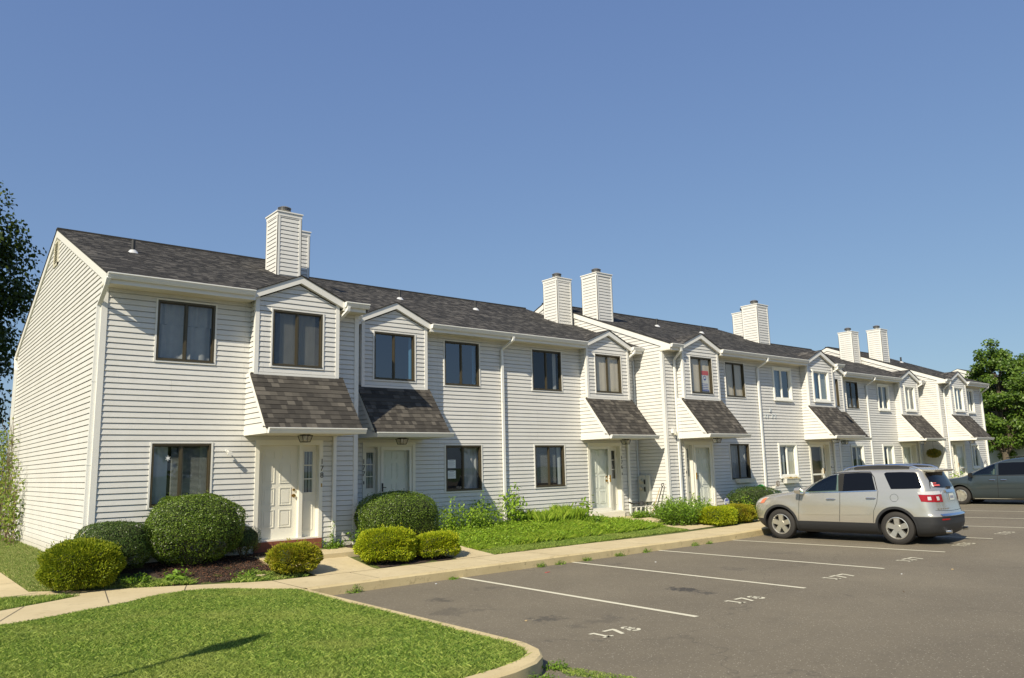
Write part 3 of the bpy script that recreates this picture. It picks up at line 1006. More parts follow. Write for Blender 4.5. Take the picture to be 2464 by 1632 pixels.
def townhouse(num, label, xb, s, d, xo, cfg):
    """xb: party line on the bay side, s: direction away from it, xo: other end."""
    U = lambda u: xb + s * u
    X0, X1 = min(xb, xo), max(xb, xo)
    bl, br = cfg.get('expL'), cfg.get('expR')
    root = thing('townhouse', label, 'townhouse', ((X0 + X1) / 2, d, .15))
    nm = '%s' % num
    du = (U(.93), U(2.40)); dx0, dx1 = min(du), max(du)
    kick = cfg.get('kick', .33)
    wu = cfg.get('wu', (3.44, 4.62)); wl = cfg.get('wl', (3.44, 4.64))
    wux = sorted((U(wu[0]), U(wu[1]))); wlx = sorted((U(wl[0]), U(wl[1])))
    zu0, zu1, zl0, zl1 = 4.19, 5.46, 1.22, 2.49
    bx = sorted((U(.671), U(2.646))); bwx = sorted((U(cfg.get('bw', (1.05, 2.26))[0]), U(cfg.get('bw', (1.05, 2.26))[1])))
    ops = [(bx[0] + .06, bx[1] - .06, 4.05, 5.55), (dx0, dx1, kick, 2.50), (wux[0], wux[1], zu0, zu1), (wlx[0], wlx[1], zl0, zl1)]
    # ---- walls
    mb = MB()
    siding(mb, lambda z: (X0, X1), .15, 5.62, lambda a, z, o: (a, d - o, z), ops)
    gz = lambda y: roofz(y - d if y - d < ridge_dy else 2 * ridge_dy - (y - d)) - .05
    def gout(z):
        if z < roofz(0) - .05: return (d, d + D_)
        t = (z - (roofz(0) - .05)) / SL
        return (d + t, d + D_ - t)
    for side_, xx, sg in ((bl, X0, -1), (br, X1, 1)):
        if side_: siding(mb, gout, .15, RZ - .06, lambda a, z, o: (xx + sg * o, a, z), zbreaks=(roofz(0) - .05,))
        else: mb.face([(xx, d, .15), (xx, d + D_, .15), (xx, d + D_, 5.9), (xx, d, 5.9)])
    mb.face([(X0, d + D_, .15), (X1, d + D_, .15), (X1, d + D_, 5.9), (X0, d + D_, 5.9)])
    mb.build('wall', 'siding', root)
    mb = MB(); mb.box(X0 + .01, X1 - .01, d + .012, d + D_ - .02, -.25, .152); mb.build('foundation', 'foundation', root)
    # ---- corner boards
    cb = .085
    for flag, xx, sg in ((bl, X0, -1), (br, X1, 1)):
        if flag:
            mb = MB()
            mb.prism([(xx + sg * .026, d - .026, .13), (xx - sg * cb, d - .026, .13), (xx - sg * cb, d - .001, .13), (xx + sg * .001, d - .001, .13), (xx + sg * .001, d + cb, .13), (xx + sg * .026, d + cb, .13)], (0, 0, 0), (0, 0, 5.49))
            mb.build('corner_board', 'trim', root)
            mb = MB(); mb.box(xx + sg * .026, xx + sg * .001, d + D_ - cb, d + D_, .13, 5.62); mb.build('corner_board', 'trim', root)
    # ---- soffit and fascia
    ex0 = X0 - (.05 if bl else 0); ex1 = X1 + (.05 if br else 0)
    gx = sorted((U(.558), U(2.739)))
    for (a, b) in ((ex0, gx[0] + .03), (gx[1] - .03, ex1)):
        mb = MB(); mb.box(a, b, d - .40, d + .03, 5.60, 5.63); mb.build('soffit', 'soffit', root)
        mb = MB(); mb.box(a, b, d - .42, d - .4005, 5.595, 5.80); mb.build('fascia', 'trim', root)
    mb = MB(); mb.box(ex0, ex1, d + D_, d + D_ + .4, 5.60, 5.63); mb.build('soffit', 'soffit', root)
    mb = MB(); mb.box(ex0, ex1, d + D_ + .4005, d + D_ + .42, 5.595, 5.80); mb.build('fascia', 'trim', root)
    uc = (gx[0] + gx[1]) / 2; zap = 6.283; ztp = 5.81; bs = (zap - ztp) / (uc - gx[0])
    # ---- main roof
    L = math.hypot(ridge_dy + .43, SL * (ridge_dy + .43)); cs = (ridge_dy + .43) / L; sn = SL * cs
    ox0, ox1 = X0 - (.06 if bl else 0), X1 + (.06 if br else 0)
    mb = MB()
    zA = roofz(-.43)
    mf_ = lambda a, t, o: (a, d - .43 + t * cs - o * sn, zA + t * sn + o * cs)
    hv = lambda t: max(0.0, (zap - .012 - (zA + t * sn)) / bs)        # half width of the bay roof cut-out (the valleys)
    Lc = (zap - .012 - zA) / sn
    roofslope(mb, lambda t: (ox0, uc - hv(t)), Lc, mf_, uvo=num * .37)
    roofslope(mb, lambda t: (uc + hv(t), ox1), Lc, mf_, uvo=num * .37)
    roofslope(mb, lambda t: (ox0, ox1), L - Lc, lambda a, t, o: mf_(a, t + Lc, o), uvo=num * .37)
    roofslope(mb, lambda t: (ox0, ox1), L, lambda a, t, o: (a, d + D_ + .43 - t * cs + o * sn, zA + t * sn + o * cs), expo=.286, uvo=num * .11)
    for xx in (ox0, ox1):
        mb.face([(xx, d - .43, zA), (xx, d + ridge_dy, RZ), (xx, d + D_ + .43, zA), (xx, d + D_ + .43, zA - .03), (xx, d + ridge_dy, RZ - .03), (xx, d - .43, zA - .03)])
    for (a, b) in ((ox0, gx[0]), (gx[1], ox1)): mb.face([(a, d - .43, zA - .03), (b, d - .43, zA - .03), (b, d - .43, zA), (a, d - .43, zA)])
    mb.box(ox0, ox1, d + ridge_dy - .10, d + ridge_dy + .10, RZ - .035, RZ + .016)
    roof = mb.build('roof', 'shingle', root)
    # rakes on open gables
    for flag, xx, sg in ((bl, X0, -1), (br, X1, 1)):
        if flag:
            mb = MB()
            a, b = sorted((xx + sg * .002, xx + sg * .045))
            for (y0_, y1_) in ((d - .42, d + ridge_dy), (d + D_ + .42, d + ridge_dy)):
                beam_y(mb, (y0_, zA - .032 + .004), (y1_, RZ - .032), .19, a, b)
            # boxed eave return
            mb.prism([(0, d - .42, 5.595), (0, d, 5.595), (0, d, roofz(0) - .22), (0, d - .42, zA - .22)], (a, 0, 0), (b, 0, 0))
            mb.build('rake_board', 'trim', root)
    # ---- gutters
    for (a, b) in ((X0 - (.04 if bl else 0), gx[0]), (gx[1], X1 + (.06 if br else 0))):
        if b - a > .05:
            mb = MB(); gutter_prof(mb, a, b, d - .421, 5.80); mb.build('gutter', 'trim2', root)
    # ---- bay (box dormer over the door)
    pb = .311
    mb = MB(); yb = d - pb
    def bout(z):
        if z < 5.66: return (bx[0], bx[1])
        t = (z - 5.66) / bs
        return (bx[0] + t, bx[1] - t)
    siding(mb, bout, 3.98, 6.12, lambda a, z, o: (a, yb - o, z), [(bwx[0], bwx[1], zu0, zu1)], zbreaks=(5.66,))
    for xx, sg in ((bx[0], -1), (bx[1], 1)):
        siding(mb, lambda z: (yb, d), 3.6, 5.75, lambda a, z, o: (xx + sg * o, a, z))
    bay = mb.build('bay', 'siding', root)
    mb = MB(); c6 = .07
    for xx, sg in ((bx[0], -1), (bx[1], 1)):
        mb.box(xx + sg * .022, xx - sg * c6, yb - .024, yb - .001, 3.98, 5.70 + c6 * bs)
        mb.box(xx + sg * .022, xx + sg * .001, yb - .001, yb + c6, 3.98, 5.72)
    mb.box(bx[0] + c6, bx[1] - c6, yb - .020, yb - .001, 3.975, 4.03)
    mb.build('bay_corner_trim', 'trim', bay)
    mb = MB()
    yf = d - .41
    beam(mb, (gx[0], ztp), (uc, zap), .165, yf, yb + .02)
    beam(mb, (gx[1], ztp), (uc, zap), .165, yf, yb + .02)
    mb.build('bay_rake_board', 'trim', bay)
    mb = MB(); yk = d + 1.05
    for sg, xe in ((-1, gx[0]), (1, gx[1])):
        Lb = math.hypot(uc - xe, zap - ztp)
        cx_, cz_ = abs(uc - xe) / Lb, (zap - ztp) / Lb
        roofslope(mb, lambda t: (yf - .025, yk), Lb + .03, lambda a, t, o: (xe + sg * .03 - sg * t * cx_ + sg * o * cz_, a, ztp - .012 + .016 + t * cz_ + o * cx_), uvo=1.3 + num)
    mb.prism([(gx[0] - .03, yf - .025, ztp - .012), (uc, yf - .025, zap + .004), (uc, yf - .025, zap + .024), (gx[0] - .03, yf - .025, ztp + .010)], (0, 0, 0), (0, .02, 0))
    mb.prism([(gx[1] + .03, yf - .025, ztp - .012), (uc, yf - .025, zap + .004), (uc, yf - .025, zap + .024), (gx[1] + .03, yf - .025, ztp + .010)], (0, 0, 0), (0, .02, 0))
    mb.build('bay_roof', 'shingle', root)
    window(root, 'window', bwx[0], bwx[1], zu0, zu1, yb, cfg.get('sb', 'bronze'), cfg['fb'])
    # ---- porch roof
    sx = sorted((U(.568), U(2.71))); sp = 1.27; zt, zb2, zs = 4.0, 2.80, 2.655
    mb = MB()
    ys0, ys1 = d - sp, d - pb
    def cheek(z):
        if z < zb2 - .10: return (ys0, d)
        if z < zt - .10: return (ys0 + (ys1 - ys0) * (z - zb2 + .10) / (zt - zb2), d)
        return (ys1, d)
    for xx, sg in ((sx[0], -1), (sx[1], 1)):
        mb = MB()
        siding(mb, lambda z: (cheek(z)[0] + .01, d), zs, 4.02, lambda a, z, o: (xx + sg * o, a, z), zbreaks=(zb2 - .1, zt - .1))
        mb.build('porch_cheek', 'siding', root)
    mb = MB()
    for xx, sg in ((sx[0], -1), (sx[1], 1)):
        a, b = sorted((xx + sg * .019, xx + sg * .001))
        bw_ = .15 if cfg.get('wide', True) else .09
        mb.prism([(0, ys0, zs), (0, d - .001, zs), (0, d - .001, zs + .16), (0, ys0 + .17, zs + .16), (0, ys0, zb2 - .02)], (a, 0, 0), (b, 0, 0))
        ang = (zt - zb2) / (ys1 - ys0)
        mb.prism([(0, ys0, zb2 - .02), (0, ys1, zt - .02), (0, ys1 + bw_, zt - .02), (0, ys0 + .02 + bw_ * 1.0, zb2 - .02)], (a, 0, 0), (b + sg * .002 if sg > 0 else b, 0, 0))
    mb.box(sx[0] + .001, sx[1] - .001, ys0, ys0 + .02, zs, zb2 - .01)
    mb.build('porch_trim', 'trim', root)
    mb = MB(); mb.box(sx[0], sx[1], ys0 + .0205, d - .002, zs + .002, zs + .02); mb.build('porch_ceiling', 'soffit', root)
    mb = MB()
    Ls = math.hypot(ys1 - ys0 + .03, zt - zb2 + .0375); cy_ = (ys1 - ys0) / math.hypot(ys1 - ys0, zt - zb2); cz_ = (zt - zb2) / math.hypot(ys1 - ys0, zt - zb2)
    roofslope(mb, lambda t: (sx[0] - .03, sx[1] + .03), Ls, lambda a, t, o: (a, ys0 - .024 + t * cy_ - o * cz_, zb2 - .03 + t * cz_ + o * cy_), expo=.130, lip=.010, uvo=num * .77)
    for xx in (sx[0] - .03, sx[1] + .03):
        A = Vector((xx, ys0 - .024, zb2 - .03)); B = Vector((xx, ys1, zt))
        n = Vector((0, cz_, -cy_)) * .03
        mb.face([A, B, B + n, A + n])
    mb.face([(sx[0] - .03, ys0 - .024, zb2 - .03), (sx[1] + .03, ys0 - .024, zb2 - .03), (sx[1] + .03, ys0, zb2 - .045), (sx[0] - .03, ys0, zb2 - .045)])
    mb.build('porch_roof', 'shingle2', root)
    mb = MB(); gutter_prof(mb, sx[0] + (-.02 if s > 0 else .01), sx[1] + (.10 if s > 0 or num == 178 else .10), ys0 - .001, zb2 - .03)
    mb.build('porch_gutter', 'trim2', root)
    lantern(root, U(cfg.get('lamp', 1.63)), d - .72, zs)
    # ---- windows
    window(root, 'window', wux[0], wux[1], zu0, zu1, d, cfg.get('su', 'bronze'), cfg['fu'])
    window(root, 'window', wlx[0], wlx[1], zl0, zl1, d, cfg.get('sl', 'bronze'), cfg['fl'])
    # ---- entrance
    rec = d + .13
    mb = MB(); fw = .055
    mb.box(dx0 - .06, dx0 + .03, d - .03, rec + .03, kick, 2.50); mb.box(dx1 - .03, dx1 + .06, d - .03, rec + .03, kick, 2.50)
    mb.box(dx0 - .06, dx1 + .06, d - .03, rec + .03, 2.5005, 2.57)
    mb.box(dx0 + .0305, dx1 - .0305, d - .02, rec + .03, 2.455, 2.5)
    ms = sorted((U(1.335), U(1.42)))
    mb.box(ms[0], ms[1], d + .02, rec + .04, kick + .035, 2.455)
    mb.box(dx0 + .0305, dx1 - .0305, d - .02, rec + .05, kick, kick + .034)
    fr = mb.build('door_frame', 'door', root)
    kb = MB(); kb.box(dx0 - .04, dx1 + .04, d - .075, d + .03, .11, kick - .0005); kb.build('threshold_board', cfg.get('kickmat', 'door'), root)
    ds = sorted((U(1.4205), U(2.369)))
    door = panel_door('door', ds[0], ds[1], kick + .036, 2.454, rec, root, cfg.get('doormat', 'door'), cfg.get('panels', True))
    hx = U(1.50)
    if cfg.get('knob', True):
        m = MB(); m.cyl((hx, rec - .055, 1.33), .030, .055, 14, axis='y'); m.cyl((hx, rec - .012, 1.33), .04, .012, 14, axis='y')
        m.build('door_knob', 'brass', door, smooth=True)
        m = MB(); m.cyl((hx, rec - .03, 1.46), .028, .03, 14, axis='y'); m.build('deadbolt', 'brass', door, smooth=True)
    # sidelight
    ss = sorted((U(.961), U(1.3345)))
    sg0, sg1 = sorted((U(1.05), U(1.26)))
    mb = MB()
    mb.box(ss[0], sg0, rec + .005, rec + .035, kick + .035, 2.455); mb.box(sg1, ss[1], rec + .005, rec + .035, kick + .035, 2.455)
    mb.box(sg0, sg1, rec + .005, rec + .035, kick + .035, 1.39); mb.box(sg0, sg1, rec + .005, rec + .035, 2.31, 2.455)
    for zz in (1.69, 2.00): mb.box(sg0, sg1, rec + .002, rec + .03, zz - .012, zz + .012)
    for q in ((sg0 - .022, sg0, 1.37, 2.33), (sg1, sg1 + .022, 1.37, 2.33), (sg0, sg1, 1.37, 1.39), (sg0, sg1, 2.31, 2.33)): mb.box(q[0], q[1], rec - .008, rec + .005, q[2], q[3])
    for q in ((sg0 - .01, sg0 + .004, .55, 1.2), (sg1 - .004, sg1 + .01, .55, 1.2), (sg0, sg1, 1.19, 1.2), (sg0, sg1, .55, .56)): mb.box(q[0], q[1], rec - .004, rec + .006, q[2], q[3])
    sl = mb.build('sidelight', 'door', root)
    m = MB(); m.face([(sg0, rec + .012, 1.39), (sg1, rec + .012, 1.39), (sg1, rec + .012, 2.31), (sg0, rec + .012, 2.31)]); m.build('pane', 'glass', sl)
    m = MB(); m.box(sg0 - .02, sg1 + .02, rec + .06, rec + .07, 1.3, 2.4); m.build('dark_backing', 'dark', sl)  # black sheet in place of the dark hallway behind the sidelight
    if cfg.get('sidecurtain', True):
        m = MB(); n = 14
        for i in range(n):
            u0, u1 = sg0 + (sg1 - sg0) * i / n, sg0 + (sg1 - sg0) * (i + 1) / n
            if i % 5 == 2: continue
            m.face([(u0, rec + .045 + .01 * math.sin(i * 2.1), 1.39), (u1, rec + .045 + .01 * math.sin(i * 2.1 + 2.1), 1.39), (u1, rec + .045 + .01 * math.sin(i * 2.1 + 2.1), 2.31), (u0, rec + .045 + .01 * math.sin(i * 2.1), 2.31)])
        m.build('lace_curtain', 'curtain', sl)
    # storm door
    st = cfg.get('storm')
    if st:
        mb = MB(); y0_ = d + .0; y1_ = d + .035
        a, b = ds[0] + .0, ds[1] - .0; z0_, z1_ = kick + .036, 2.452; f_ = .075
        mb.box(a, a + f_, y0_, y1_, z0_, z1_); mb.box(b - f_, b, y0_, y1_, z0_, z1_); mb.box(a + f_, b - f_, y0_, y1_, z1_ - f_ * 1.2, z1_); mb.box(a + f_, b - f_, y0_, y1_, z0_, z0_ + f_ * (1.4 if st != 'mid' else 2.2))
        if st == 'mid': mb.box(a + f_, b - f_, y0_, y1_, 1.24, 1.30)
        sdoor = mb.build('storm_door', 'whiteframe', root)
        m = MB(); m.face([(a + f_, y0_ + .015, z0_ + f_), (b - f_, y0_ + .015, z0_ + f_), (b - f_, y0_ + .015, z1_ - f_ * 1.2), (a + f_, y0_ + .015, z1_ - f_ * 1.2)]); m.build('pane', cfg.get('stormglass', 'clear'), sdoor)
        hz = 1.40; hh = U(1.46)
        m = MB(); m.box(hh - .014, hh + .014, y0_ - .03, y0_ - .0005, hz - .11, hz + .11); m.tube([(hh, y0_ - .035, hz), (hh + s * .09, y0_ - .05, hz)], .010, 6)
        m.build('handle', cfg.get('handle', 'brass'), sdoor)
    # doorbell
    m = MB(); m.box(U(.90) - .012, U(.90) + .012, d - .040, d - .0305, 1.50, 1.58); m.build('doorbell', 'brass' if num == 178 else 'black', root)
    # house number
    if cfg.get('number'):
        for k, ch in enumerate(nm):
            text_mesh('house_number', ch, .172, 'number', (U(.895 if s > 0 or 1 else .9), d - .034, 2.02 - k * .155), (1, 0, 0), (0, 0, 1), root, .004, bold=.0)
    # downspouts
    e = d - .065
    if cfg.get('dsp', .6) is not None:
        u = cfg.get('dsp', .6)
        downspout(root, [(U(u - .12), d - .47, 5.70), (U(u - .10), d - .47, 5.60), (U(u), e, 5.33), (U(u), e, .17)])
    if cfg.get('dso') is not None:
        x_ = cfg['dso']
        downspout(root, [(x_ + .14, d - .47, 5.70), (x_ + .13, d - .47, 5.60), (x_, e, 5.34), (x_, e, .16)])
    return root


F = lambda glass, *ins: {'glass': glass, 'in': list(ins)}
C_ = 'curtain'
X = [0, 5.639, 11.117, 17.092, 22.525, 28.276, 33.637, 39.277, 44.685]
h = {}
h[178] = townhouse(178, 'near white end townhouse with open gable wall, cream door and house number 178', X[1], -1, 0.0, X[0], dict(expL=1, expR=1, kick=.37, kickmat='redwood', number=1, wu=(3.43, 4.61), wl=(3.41, 4.59), bw=(1.07, 2.27),
    fu=F('screen', (C_, .04, .96, .05, .62), (C_, .0, 1, .62, 1)), fb=F('screen', ('slats', .1, .98, .02, .98), ('net', .2, .9, 0, 1)), fl=F('glass', ('slats', .35, .98, .03, .97), (C_, .0, .3, .0, .95), (C_, .85, 1, 0, .97)), dsp=.60))
h[177] = townhouse(177, 'white townhouse 177 with glass storm door behind the largest round shrub', X[1], 1, 1.322, X[2], dict(number=1, wu=(3.45, 4.67), wl=(3.46, 4.70), bw=(1.02, 2.26), kick=.33, storm='full', stormglass='clear', handle='black', knob=False, doormat='doorin', lamp=1.62,
    fu=F('sky', ('blue', .88, .97, .0, 1)), fb=F('sky', ('blue', .93, .99, .0, 1)), fl=F('screen', (C_, .55, 1, 0, 1)), dsp=.56))
h[176] = townhouse(176, 'white townhouse 176 with panelled door behind a full glass storm door', X[3], -1, 1.322, X[2], dict(number=1, wu=(3.50, 4.72), wl=(3.49, 4.71), bw=(1.05, 2.26), storm='full', stormglass='clear', doormat='doorin', lamp=1.4, sidecurtain=False,
    fu=F('screen', (C_, .82, .92, 0, 1)), fb=F('screen', ('sheer', .0, 1, 0, 1)), fl=F('glass', ('slats', .08, .78, .1, .97), (C_, .86, .98, 0, 1)), dsp=.59, dso=X[2] + .02))
h[175] = townhouse(175, 'white townhouse with realtor poster in its bay window, beside the electric meters', X[3], 1, .068, X[4], dict(expL=1, wu=(3.48, 4.63), wl=(3.45, 4.62), bw=(1.08, 2.26), storm='full', doormat='doorin', lamp=1.75,
    fu=F('screen', ('sheer', 0, 1, 0, 1)), fb=F('screen', ('sheer', .0, 1, 0, 1)), fl=F('screen', (C_, .1, 1, 0, 1)), dsp=.55))
h[174] = townhouse(174, 'white townhouse with white framed windows and a flower box, behind the silver car', X[5], -1, .068, X[4], dict(expR=1, wu=(3.40, 4.64), wl=(3.40, 4.63), bw=(1.06, 2.28), su='white', sb='white', sl='white', storm='mid', stormglass='screen', doormat='bronze', panels=False, knob=False,
    fu=F('sky', (C_, .04, .5, 0, 1)), fb=F('sky', ('blue', .0, .48, 0, 1), ('sheer', .5, 1, 0, 1)), fl=F('glass', ('sheer', .5, 1, 0, 1), (C_, .3, .5, 0, 1)), dsp=.60, dso=X[4] + .02))
h[173] = townhouse(173, 'white townhouse whose bay is half hidden by the neighbouring bay, one bronze window above', X[5], 1, 1.422, X[6], dict(wu=(3.50, 4.62), wl=(3.48, 4.62), bw=(1.02, 2.25), sb='bronze', sl='white', storm='full', doormat='doorin',
    fu=F('screen', (C_, .45, 1, 0, .4)), fb=F('screen', ('sheer', 0, 1, 0, 1)), fl=F('glass', (C_, .8, 1, 0, 1)), dsp=.6))
h[172] = townhouse(172, 'second to last white townhouse of the row, just left of the hanging basket', X[7], -1, 1.422, X[6], dict(wu=(3.31, 4.43), wl=(3.35, 4.45), bw=(1.10, 2.21), su='white', sb='white', sl='white', storm='mid', doormat='doorin',
    fu=F('screen', (C_, .55, .95, 0, 1)), fb=F('sky', (C_, .1, .9, 0, 1)), fl=F('glass', (C_, .0, .25, 0, 1), ('sheer', .55, 1, 0, 1)), dsp=.6, dso=X[6] + .02))
h[171] = townhouse(171, 'farthest white end townhouse of the row, next to the green tree', X[7], 1, .366, X[8], dict(expL=1, expR=1, wu=(3.46, 4.36), wl=(3.26, 4.26), bw=(1.06, 2.18), su='white', sb='white', sl='white', storm='mid', doormat='doorin',
    fu=F('glass', (C_, .0, .4, 0, 1)), fb=F('sky', (C_, .4, 1, 0, 1)), fl=F('glass', (C_, .55, 1, 0, 1)), dsp=.5, dso=None))
# end downspouts
r = h[178]
downspout(r, [(-.02, -.47, 5.70), (-.03, -.40, 5.58), (-.06, .06, 5.22), (-.06, .06, .16)])
downspout(r, [(-.02, D_ + .47, 5.70), (-.03, D_ + .42, 5.58), (-.06, D_ - .06, 5.22), (-.06, D_ - .06, .16)])
downspout(h[171], [(X[8] + .05, .366 - .47, 5.70), (X[8] + .05, .366 - .44, 5.6), (X[8] - .04, .30, 5.30), (X[8] - .04, .30, .16)])
# gable louvre
mb = MB()
gy0, gy1, gz0, gz1 = 5.55, 6.15, 7.30, 7.98
for q in ((gy0, gy0 + .05, gz0, gz1), (gy1 - .05, gy1, gz0, gz1), (gy0, gy1, gz0, gz0 + .05), (gy0, gy1, gz1 - .05, gz1)): mb.box(-.04, -.005, q[0], q[1], q[2], q[3])
z = gz0 + .07
while z < gz1 - .07:
    mb.prism([(-.036, gy0 + .05, z), (-.018, gy0 + .05, z + .035), (-.012, gy0 + .05, z + .035), (-.030, gy0 + .05, z)], (0, 0, 0), (0, gy1 - gy0 - .1, 0)); z += .05
mb.build('gable_vent', 'soffit', r)
# chimneys (x0,x1,y0,y1,top)
chimney(h[178], 4.70, 5.36, 2.80, 3.56, 8.86, 0.0)
chimney(h[177], 5.56, 6.22, 4.15, 4.91, 8.86, 1.322)
chimney(h[176], 16.20, 16.92, 4.19, 4.95, 8.88, 1.322)
chimney(h[175], 17.14, 17.92, 3.01, 3.80, 8.95, .068)
chimney(h[174], 27.15, 27.98, 2.80, 3.58, 8.86, .068)
chimney(h[173], 28.42, 29.20, 4.22, 4.98, 8.90, 1.422)
chimney(h[172], 38.38, 39.1, 4.22, 4.98, 8.85, 1.422)
chimney(h[171], 39.85, 40.6, 3.30, 4.06, 8.98, .366)
for k, x_, dy in ((178, 1.21, 3.19), (177, 9.80, 3.63), (176, 12.85, 3.54), (175, 21.13, 3.53), (174, 23.90, 3.43), (171, 43.6, 3.65)):
    vent_pipe(h[k], x_, dy, {178: 0, 177: 1.322, 176: 1.322, 175: .068, 174: .068, 171: .366}[k])
# realtor poster inside the bay window of 175, papers in the window of 177, star in 178
mb = MB(); px0, px1, py = 18.80, 19.24, .068 - .311 + .068
rp = thing('window_poster', 'realtor poster with red band and balloon emblem inside a bay window', 'poster', (19.0, py, 4.26))
mb.box(px0, px1, py, py + .004, 4.30, 4.86); mb.build('sheet', 'paper', rp)
mb = MB(); mb.box(px0, px1, py - .003, py - .0005, 4.86, 5.01); mb.build('red_band', 'red', rp)
mb = MB(); mb.cyl((19.02, py - .004, 4.76), .075, .003, 20, axis='y'); mb.build('balloon', 'paper', rp)
mb = MB()
for k in range(16):
    a0, a1 = math.pi * 2 * k / 16, math.pi * 2 * (k + 1) / 16
    mb.face([(19.02 + math.cos(a) * q, py - .0065, 4.76 + math.sin(a) * q) for a, q in ((a0, .08), (a1, .08), (a1, .055), (a0, .055))])
mb.prism([(18.975, py - .006, 4.73), (19.065, py - .006, 4.73), (19.02, py - .006, 4.66)], (0, 0, 0), (0, .002, 0))
for zz in (4.54, 4.48, 4.42, 4.36): mb.box(px0 + .04, px1 - .05, py - .003, py - .0005, zz, zz + .018)
mb.box(px0, px1, py - .003, py - .0005, 4.30, 4.335)
mb.build('print', 'blue', rp)
for zz, zz2, lab in ((1.86, 2.09, 'upper white notice sheet taped inside the dark lower window of 177'), (1.57, 1.79, 'lower white notice sheet taped inside the dark lower window of 177')):
    t_ = thing('notice_sheet', lab, 'notice', (9.32, 1.35, zz), 'papers taped in the window')
    mb = MB(); mb.box(9.19, 9.46, 1.348, 1.351, zz, zz2); mb.build('paper_sheet', 'paper', t_)
    mb = MB(); q = zz2 - .035
    mb.box(9.25, 9.40, 1.346, 1.3475, q, q + .016)
    for k in range(4): mb.box(9.215, 9.43 - .04 * (k % 2), 1.346, 1.3475, q - .04 - k * .034, q - .032 - k * .034)
    mb.build('print', 'ink', t_)
mb = MB()
for k in range(6):
    a = math.pi / 6 + k * math.pi / 3
    c, s_ = math.cos(a), math.sin(a)
    mb.prism([(1.38 + c * .062, 0, 2.19 + s_ * .062), (1.38 - s_ * .014, 0, 2.19 + c * .014), (1.38 + s_ * .014, 0, 2.19 - c * .014)], (0, .030 - k * .0004, 0), (0, .034, 0))
tag(mb.build('snowflake_decoration', 'paper'), 'small white star decoration stuck on the lower window left of door 178', 'decoration')
# spotlight bracket on 178, fittings on 175/174
t_ = thing('wall_spigot_light', 'small cream flood light fixture on the siding left of door 178', 'wall light', (2.57, 0, 2.32))
m = MB(); m.cyl((2.57, -.035, 2.33), .045, .02, 14, axis='y'); m.tube([(2.57, -.035, 2.33), (2.57, -.10, 2.31)], .012, 6); m.build('bracket', 'trim', t_, smooth=True)
m = MB(); m.cyl((2.57, -.19, 2.27), .05, .11, 14, r2=.03, axis='y'); m.build('lamp_head', 'trim', t_, smooth=True)
t_ = thing('motion_light', 'white security light on the siding left of the third near porch roof', 'wall light', (17.40, 0, 2.9))
m = MB(); m.box(17.32, 17.46, -.06, .05, 2.84, 2.99); m.build('housing', 'trim', t_)
m = MB(); m.cyl((17.40, -.12, 2.80), .045, .10, 12, r2=.03, axis='y'); m.build('lamp_head', 'soffit', t_, smooth=True)
for x_, z_, w_, lab in ((23.28, 3.77, .05, 'single small grey bracket plate above the two others on the siding'), (22.99, 3.55, .09, 'left small grey bracket plate of the lower pair on the siding'), (23.48, 3.55, .12, 'right small grey bracket plate of the lower pair on the siding')):
    m = MB(); m.box(x_ - w_, x_ - w_ + .035, .03, .066, z_ - .07, z_ + .07); m.box(x_ + w_ - .035, x_ + w_, .03, .066, z_ - .07, z_ + .07); m.box(x_ - w_, x_ + w_, .045, .066, z_ + .02, z_ + .05)
    tag(m.build('wall_bracket', 'conduit'), lab, 'bracket', 'grey brackets left on the siding')
# thin conduit in the corner of the 176 recess
m = MB(); m.tube([(16.98, 1.28, 5.4), (16.98, 1.28, .17)], .022, 8); m.build('conduit', 'conduit', h[176], smooth=True)
m = MB(); m.tube([(38.9, 1.37, 5.4), (38.9, 1.37, .17)], .022, 8); m.build('conduit', 'conduit', h[172], smooth=True)

# electric meters on the side wall of 175
t_ = thing('electric_meter_box', 'tall grey electric meter enclosure with two round meters beside door 176', 'meter box', (17.0, 1.0, .58))
m = MB(); m.box(16.93, 17.07, .93, 1.22, .60, 1.46); m.box(16.95, 17.07, .80, .925, .60, 1.47); m.build('enclosure', 'meter', t_)
for z_ in (1.27, 1.03):
    m = MB(); m.cyl((16.93, 1.10, z_), .085, -.03, 20, axis='x'); k_ = m.build('meter', 'meter', t_, smooth=True)
    m = MB(); m.cyl((16.90, 1.10, z_), .072, -.05, 20, r2=.06, axis='x'); m.build('meter_dome', 'foundation', k_, smooth=True)
    m = MB(); m.box(16.915, 16.9295, .945, 1.0, z_ - .10, z_ + .06); m.build('breaker', 'black', t_)
m = MB(); m.tube([(17.02, 1.05, .6), (17.02, 1.05, .1)], .03, 8); m.build('feed_pipe', 'meter', t_, smooth=True)
# gas pipes
t_ = thing('gas_piping', 'low row of white painted gas pipes with regulator under the electric meters', 'gas pipes', (16.6, .7, .15))
m = MB(); m.tube([(16.0, .7, .46), (17.05, .72, .47)], .018, 8)
for x_ in (16.15, 16.38, 16.6, 16.82): m.tube([(x_, .70, .47), (x_, .70, .12)], .022, 8)
m.build('manifold', 'gaspipe', t_, smooth=True)
m = MB(); m.tube([(16.02, .9, .62), (16.3, .95, .56), (16.75, .95, .60), (16.8, .95, .56)], .028, 8); m.cyl((16.68, .93, .50), .10, .10, 14); m.build('regulator', 'darkgrey', t_, smooth=True)
for x_ in (16.16, 16.39, 16.61, 16.83):
    m = MB(); m.cyl((x_, .70, .40), .034, .05, 10); m.build('valve', 'gaspipe', t_, smooth=True)
